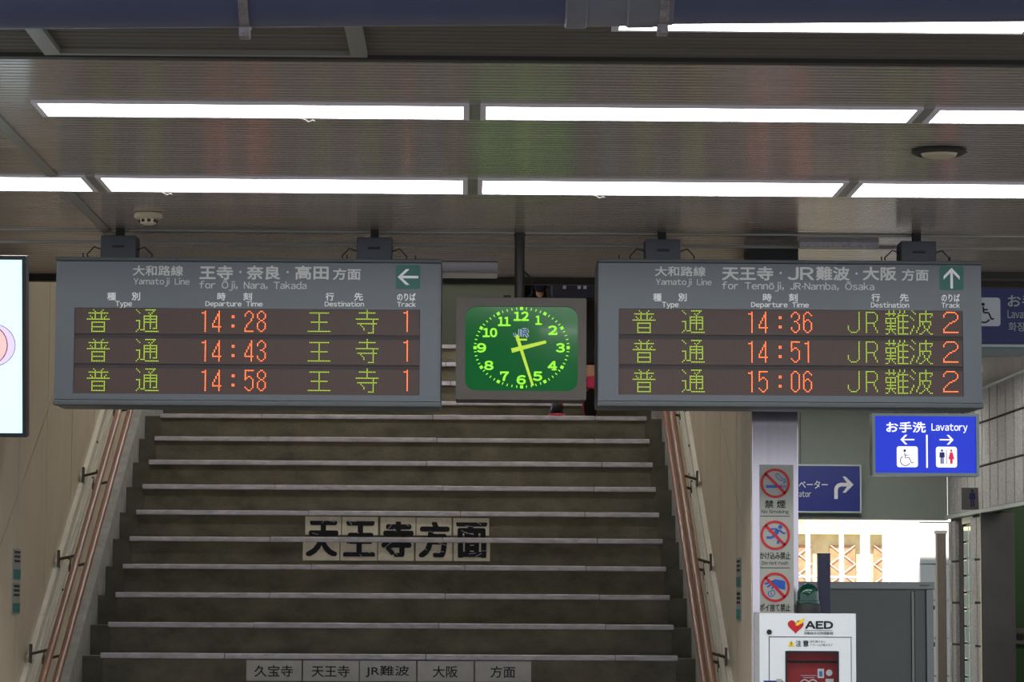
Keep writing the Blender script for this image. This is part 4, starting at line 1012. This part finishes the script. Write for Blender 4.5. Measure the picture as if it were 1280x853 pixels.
f.poly([(1042.8, 624), (1042.8, 611.5), (1044, 608.2), (1047, 605), (1051, 603.8), (1060, 603.8), (1060, 608.4), (1051.5, 608.4), (1048.6, 609.6), (1047.2, 612.5), (1047.2, 624)])
f.poly([(1067, 606.1), (1057, 596), (1053.2, 596), (1060.5, 606.1), (1053.2, 616.2), (1057, 616.2)]); f.out('bent_arrow', 'print_white', t)

# projecting plates at the lavatory door
for px, y_, lab, wom in (((1202, 610, 1229, 637.5), 25.5, 'square grey plate with a blue man figure projecting from the stone wall', 0), ((1277, 592, 1304, 622), 23.6, 'square grey projecting plate cut by the right picture edge', 1)):
    q = rect(*px, y_); t = thing('door_plate', (q[1], y_+.01, q[2]), lab, 'plate')
    if not wom: q = (q[0], SXW, q[2], q[3])
    obj('plate', bx(q[0], q[1], y_, y_+.02, q[2], q[3], bev=.004), 'plate_grey', t)
    f = Flat((px[0]+px[2])/2, (px[1]+px[3])/2, y_-.003); (woman if wom else man)(f, (px[0]+px[2])/2, (px[1]+px[3])/2, 1.2); f.out('figure', 'plate_ink', t)
    obj('wall_arm', bx(q[1]-.01, max(q[1], SXW)+.02, y_+.004, y_+.016, q[2]+.06, q[3]-.06), 'plate_grey', t)

# storage cupboard
GY = 20.0
q = rect(985, 728, 1168, 853, GY); t = thing('storage_cupboard', ((q[0]+q[1])/2, GY+.4, 0), 'grey steel storage cupboard behind the white cabinet', 'cupboard')
obj('body', bx(q[0], q[1]-.01, GY+.02, GY+.8, .03, q[3]-.05), 'shed_grey', t)
obj('top_rim', bx(q[0]-.005, q[1]+.005, GY-.005, GY+.82, q[3]-.052, q[3], bev=.006), 'shed_light', t)
c = lambda px: at(px, 790, GY).x
obj('door', bx(q[0]+.02, c(1139), GY, GY+.02, .08, q[3]-.062), 'shed_grey', t); obj('door_edge', bx(c(1139.5), c(1142.5), GY-.012, GY+.02, .08, q[3]-.07), 'shed_light', t)
obj('side_panel', bx(c(1144), c(1156), GY+.004, GY+.02, .08, q[3]-.062), 'shed_grey', t); obj('corner_post', bx(c(1158.5), c(1167), GY-.002, GY+.02, .03, q[3]-.055), 'shed_light', t)
obj('name_plate', bx(c(1150), c(1162), GY-.0065, GY-.005, q[3]-.03, q[3]-.018), 'shed_grey', t)
for py in (760, 806): cc = at(1170, py, GY+.1); obj('side_bolt', bx(q[1]-.012, q[1]+.012, GY+.05, GY+.08, cc.z-.015, cc.z+.015), 'black_rubber', t)
obj('base', bx(q[0]+.02, q[1]-.03, GY+.05, GY+.75, 0, .03), 'trim_dark', t)

# outdoors beyond the opening
t = thing('white_outbuilding', (5.1, 30.5, 0), 'white sided building beyond the opening at the stone wall', 'building')
xw = at(1150, 690, 30.5).x
zz = [0, .75, 1.15, 1.56+.0, 1.95, 2.4, 2.9, 3.4, 4.0]
for a_, b_ in zip(zz, zz[1:]): obj('siding_board', bx(xw, 7.5, 30.5, 30.6, a_+.006, b_-.006), 'outdoor_white', t)
obj('wall_core', bx(xw+.01, 7.4, 30.6, 32.7, 0, 4), 'outdoor_white', t)
q = rect(1171.5, 664, 1182.5, 853, 26.98); t = thing('brown_post', ((q[0]+q[1])/2, 27.0, 0), 'brown-grey post with a pale cap where the opening meets the stone wall', 'post')
obj('shaft', bx(q[0], q[1], 26.95, 27.05, 0, q[3]-.03), 'outdoor_brown', t); obj('cap', bx(q[0]-.01, q[1]+.01, 26.94, 27.06, q[3]-.03, q[3]), 'outdoor_white', t)
t = thing('tan_building', (3, 40, 0), 'tan stone building with dark lattice windows beyond the chain-link fence', 'building')
obj('wall', bx(-4, 14, 40, 41, 0, 7), 'outdoor_tan', t)
for k in range(14):
    X = 2.6+k*.62; fw = obj('window', bx(X, X+.36, 39.94, 40, 1.0, 2.35), 'outdoor_window', t)
    bm = B()
    for j in range(5):
        tube(bm, [(X, 39.92, 1.0+.27*j), (X+.36, 39.92, 1.27+.27*j)], .007, 4); tube(bm, [(X+.36, 39.92, 1.0+.27*j), (X, 39.92, 1.27+.27*j)], .007, 4)
    obj('lattice', bm, 'outdoor_white', fw)
for k in range(3): obj('ledge', bx(-4, 14, 39.8, 40, 2.5+.7*k, 2.58+.7*k), 'outdoor_tan', t)
fy = 33
t = thing('chain_link_fence', (3, fy, 0), 'chain-link fence with pale posts beyond the opening', 'fence')
for px, r_ in ((1081.5, .06), (1106, .03), (1010, .03), (1052, .03)):
    c = at(px, 700, fy); obj('post', tube(B(), [(c.x, fy, 0), (c.x, fy, 3.2)], r_, 12), 'outdoor_pole', t, smooth=True)
for z in (.3, 1.83, 3.1): obj('rail', tube(B(), [(1.5, fy, z), (4.6, fy, z)], .014, 8), 'outdoor_pole', t)
bm = B(); s = .12
for k in range(-3, 18):
    xa = 2.5+k*s
    for dx in (1, -1):
        # diagonals clipped to the fence height
        bm2 = [(xa, fy+.01*dx, .3), (xa+dx*2.8, fy+.01*dx, 3.1)]
        tube(bm, bm2, .006, 3, cap=False) if xa+dx*2.8 < 4.65 else None
obj('mesh_wire', bm, 'wire', t, kind='stuff')
t = thing('pale_column', (0, 0, 0)); bpy.data.objects.remove(t)
for px, w_, lab in ((1116, 14, 'wide white column standing outside right of the pale fence post'), (1140, 17, 'wide white column standing outside beside the white building')):
    q = rect(px-w_/2, 600, px+w_/2, 700, 36); t = thing('white_column', ((q[0]+q[1])/2, 36, 0), lab, 'column')
    obj('shaft', bx(q[0], q[1], 36, 36.3, .2, 4.5), 'outdoor_white', t); obj('foot', bx(q[0]-.05, q[1]+.05, 35.95, 36.35, 0, .2), 'outdoor_white', t)

# bright trim at right of the pillar top
q = rect(999, 300.5, 1098, 303.5, 11.62)
t = thing('polished_strip', ((q[0]+q[1])/2, 11.6, CZ-.02), 'thin bright metal strip on the ceiling right of the pillar top', 'trim')
obj('strip', bx(q[0], q[1], 11.60, 11.64, CZ-.02, CZ+.002, bev=.002), 'strap_metal', t)

# ================================================================== PERSON
def skin_obj(name, verts, edges, radii, m, parent, root=0, sub=2):
    me = bpy.data.meshes.new(name); base = wloc(parent)
    me.from_pydata([Vector(v)-base for v in verts], edges, [])
    o = bpy.data.objects.new(name, me); link(o, parent, base)
    sm = o.modifiers.new('s', 'SKIN'); sm.use_smooth_shade = True
    for i, r in enumerate(radii):
        r = r if isinstance(r, tuple) else (r, r); me.skin_vertices[0].data[i].radius = r; me.skin_vertices[0].data[i].use_root = (i == root)
    o.modifiers.new('d', 'SUBSURF').levels = sub; o.modifiers['d'].render_levels = sub
    dg = bpy.context.evaluated_depsgraph_get(); dg.update()
    m2 = bpy.data.meshes.new_from_object(o.evaluated_get(dg)); o.modifiers.clear(); o.data = m2
    m2.materials.clear(); m2.materials.append(MATS[m] if isinstance(m, str) else m)
    return o
gz = RISE*17
lf = at(697.5, 516, 17.12); rf = at(738, 506, 17.5)
pxc = (lf.x+rf.x)/2; hy = 17.42
hip = Vector((pxc, hy, gz+.80)); S = Vector
person = thing('person', (pxc, hy, gz), 'person in dark clothes and pink-edged black sneakers climbing the stairs behind the clock', 'person')
lhip, rhip = hip+S((-.085, 0, -.02)), hip+S((.085, 0, -.02))
lkn, rkn = S((lf.x+.01, hy-.02, gz+.44)), S((rf.x-.01, hy+.03, gz+.46))
lan, ran = S((lf.x, 17.2, gz+.09)), S((rf.x, 17.42, gz+.22))
ch, nk = hip+S((0, .05, .36)), hip+S((0, .06, .50)); hd_ = nk+S((0, .03, .14)); top = hd_+S((0, .01, .10))
lsh, rsh = ch+S((-.15, 0, .07)), ch+S((.15, 0, .07))
lel, rel = lsh+S((-.06, -.05, -.26)), rsh+S((.05, .06, -.26)); lwr, rwr = lel+S((.0, .12, -.20)), rel+S((-.02, .16, -.17))
V = [hip, hip+S((0, .02, .17)), ch, nk, hd_, top, lsh, lel, lwr, rsh, rel, rwr, lhip, lkn, lan, rhip, rkn, ran]
E_ = [(0, 1), (1, 2), (2, 3), (3, 4), (4, 5), (2, 6), (6, 7), (7, 8), (2, 9), (9, 10), (10, 11), (0, 12), (12, 13), (13, 14), (0, 15), (15, 16), (16, 17)]
Rr = [(.12, .10), (.11, .085), (.13, .09), .045, (.075, .09), (.05, .06), .05, .037, .026, .05, .037, .026, .08, .05, .033, .08, .05, .033]
skin_obj('body', V, E_, Rr, 'skin', person)
skin_obj('trousers', [hip+S((0, 0, .06)), lhip, lkn, lan+S((0, .01, .06)), rhip, rkn, ran+S((0, .01, .10))], [(0, 1), (1, 2), (2, 3), (0, 4), (4, 5), (5, 6)], [(.135, .115), .095, .068, .055, .095, .068, .055], 'cloth_black', person)
skin_obj('jacket', [hip+S((0, 0, .02)), hip+S((0, .02, .17)), ch, nk-S((0, 0, .03)), lsh, lel, lwr+S((0, -.02, .03)), rsh, rel, rwr+S((0, -.02, .03))], [(0, 1), (1, 2), (2, 3), (2, 4), (4, 5), (5, 6), (2, 7), (7, 8), (8, 9)], [(.15, .12), (.135, .11), (.15, .115), .055, .066, .05, .038, .066, .05, .038], 'cloth_navy', person)
hb_ = B(); bmesh.ops.create_uvsphere(hb_, u_segments=20, v_segments=14, radius=.1)
bmesh.ops.scale(hb_, vec=(.9, 1.05, 1.1), verts=hb_.verts); bmesh.ops.translate(hb_, vec=hd_+S((0, -.02, .045)), verts=hb_.verts)
obj('hair', hb_, 'hair', person, smooth=True)
for s_e in (-1, 1):
    obj('eye', lathe(B(), hd_+S((s_e*.03, .09, .03)), [(.011, -.004), (.009, .004), (.001, .006)], 10, 'Y'), 'label_white', person)
    obj('ear', bx(hd_.x+s_e*.082-.008, hd_.x+s_e*.082+.008, hd_.y-.015, hd_.y+.015, hd_.z-.01, hd_.z+.045, bev=.006), 'skin', person)
obj('nose', bx(hd_.x-.01, hd_.x+.01, hd_.y+.085, hd_.y+.115, hd_.z-.01, hd_.z+.02, bev=.006), 'skin', person)
obj('mouth', bx(hd_.x-.02, hd_.x+.02, hd_.y+.085, hd_.y+.095, hd_.z-.04, hd_.z-.032), 'pink_fabric', person)
for wr, sg in ((lwr, -1), (rwr, 1)):
    vv = [wr, wr+S((0, .03, -.05))]; ee = [(0, 1)]; rad = [.022, (.032, .016)]
    for k in range(4):
        b0 = wr+S(((k-1.5)*.016, .045, -.075)); vv += [b0, b0+S((0, .012, -.03-(.005 if k in (1, 2) else 0))), b0+S((0, .002, -.055-(.006 if k in (1, 2) else 0)))]
        n_ = len(vv); ee += [(1, n_-3), (n_-3, n_-2), (n_-2, n_-1)]; rad += [.009, .008, .007]
    vv += [wr+S((-sg*.03, .035, -.04)), wr+S((-sg*.042, .05, -.068))]; n_ = len(vv); ee += [(1, n_-2), (n_-2, n_-1)]; rad += [.010, .008]
    skin_obj('hand', vv, ee, rad, 'skin', person, sub=1)
def shoe(heel, toe, name='shoe'):
    h_, t_ = S(heel), S(toe); d = t_-h_; up = S((1, 0, 0)).cross(d).normalized()
    o = skin_obj(name, [h_+up*.03, h_+d*.25+up*.045, h_+d*.6+up*.03, t_+up*.02], [(0, 1), (1, 2), (2, 3)], [(.036, .04), (.036, .045), (.042, .03), (.034, .02)], 'cloth_black', person)
    bm = B(); n = 24; lo = []; hi = []
    for k in range(n):
        a = 2*pi*k/n; u = .5-.5*cos(a)*1.08; w = .047*sin(a)*(1+.1*cos(a*2))
        p = h_+d*u+S((w, 0, 0)); lo.append(bm.verts.new(p-up*.012)); hi.append(bm.verts.new(p+up*.012))
    bm.faces.new(lo); bm.faces.new(hi)
    for k in range(n): bm.faces.new([lo[k], lo[(k+1) % n], hi[(k+1) % n], hi[k]])
    bmesh.ops.recalc_face_normals(bm, faces=bm.faces); s_ = obj('sole', bm, 'black_rubber', o)
    rim = [h_+d*(.5-.5*cos(2*pi*k/n)*1.08)+S((.047*sin(2*pi*k/n), 0, 0)) for k in range(n+1)]
    obj('pink_sole_edge', tube(B(), rim, .0065, 6), 'pink_fabric', o)
    bm = B(); tube(bm, [h_+up*.09+S((-.03, -.02, 0)), h_+up*.03+S((-.042, .01, 0)), h_+d*.35+up*.02+S((-.045, 0, 0))], .006, 6); obj('white_stripe', bm, 'lavender', o)
shoe((lf.x, 17.13, gz+.013), (lf.x-.005, 17.38, gz+.013))
shoe((rf.x, 17.40, gz+.19), (rf.x, 17.50, gz+.02))
for an in (lan, ran): obj('sock', tube(B(), [an+S((0, 0, -.02)), an+S((0, .0, .05))], [.036, .03], 14), 'pink_fabric', person, smooth=True)
bpk = thing('backpack', (pxc, hy-.2, gz+.72), 'navy backpack with lavender stripes on the person climbing the stairs', 'bag')
obj('pack', bx(pxc-.15, pxc+.13, hy-.30, hy-.15, gz+.72, gz+1.2, bev=.04), 'cloth_navy', bpk, smooth=True)
for dx in (-.08, .01, .045): obj('stripe', bx(pxc+dx, pxc+dx+.02, hy-.306, hy-.298, gz+.78, gz+.95), 'lavender', bpk)
rg = B(); nn = 24; c0 = S((pxc-.13, hy-.315, gz+.90)); tube(rg, [c0+S((.02*cos(2*pi*k/nn), 0, .02*sin(2*pi*k/nn))) for k in range(nn+1)], .003, 6); obj('key_ring', rg, 'label_white', bpk)
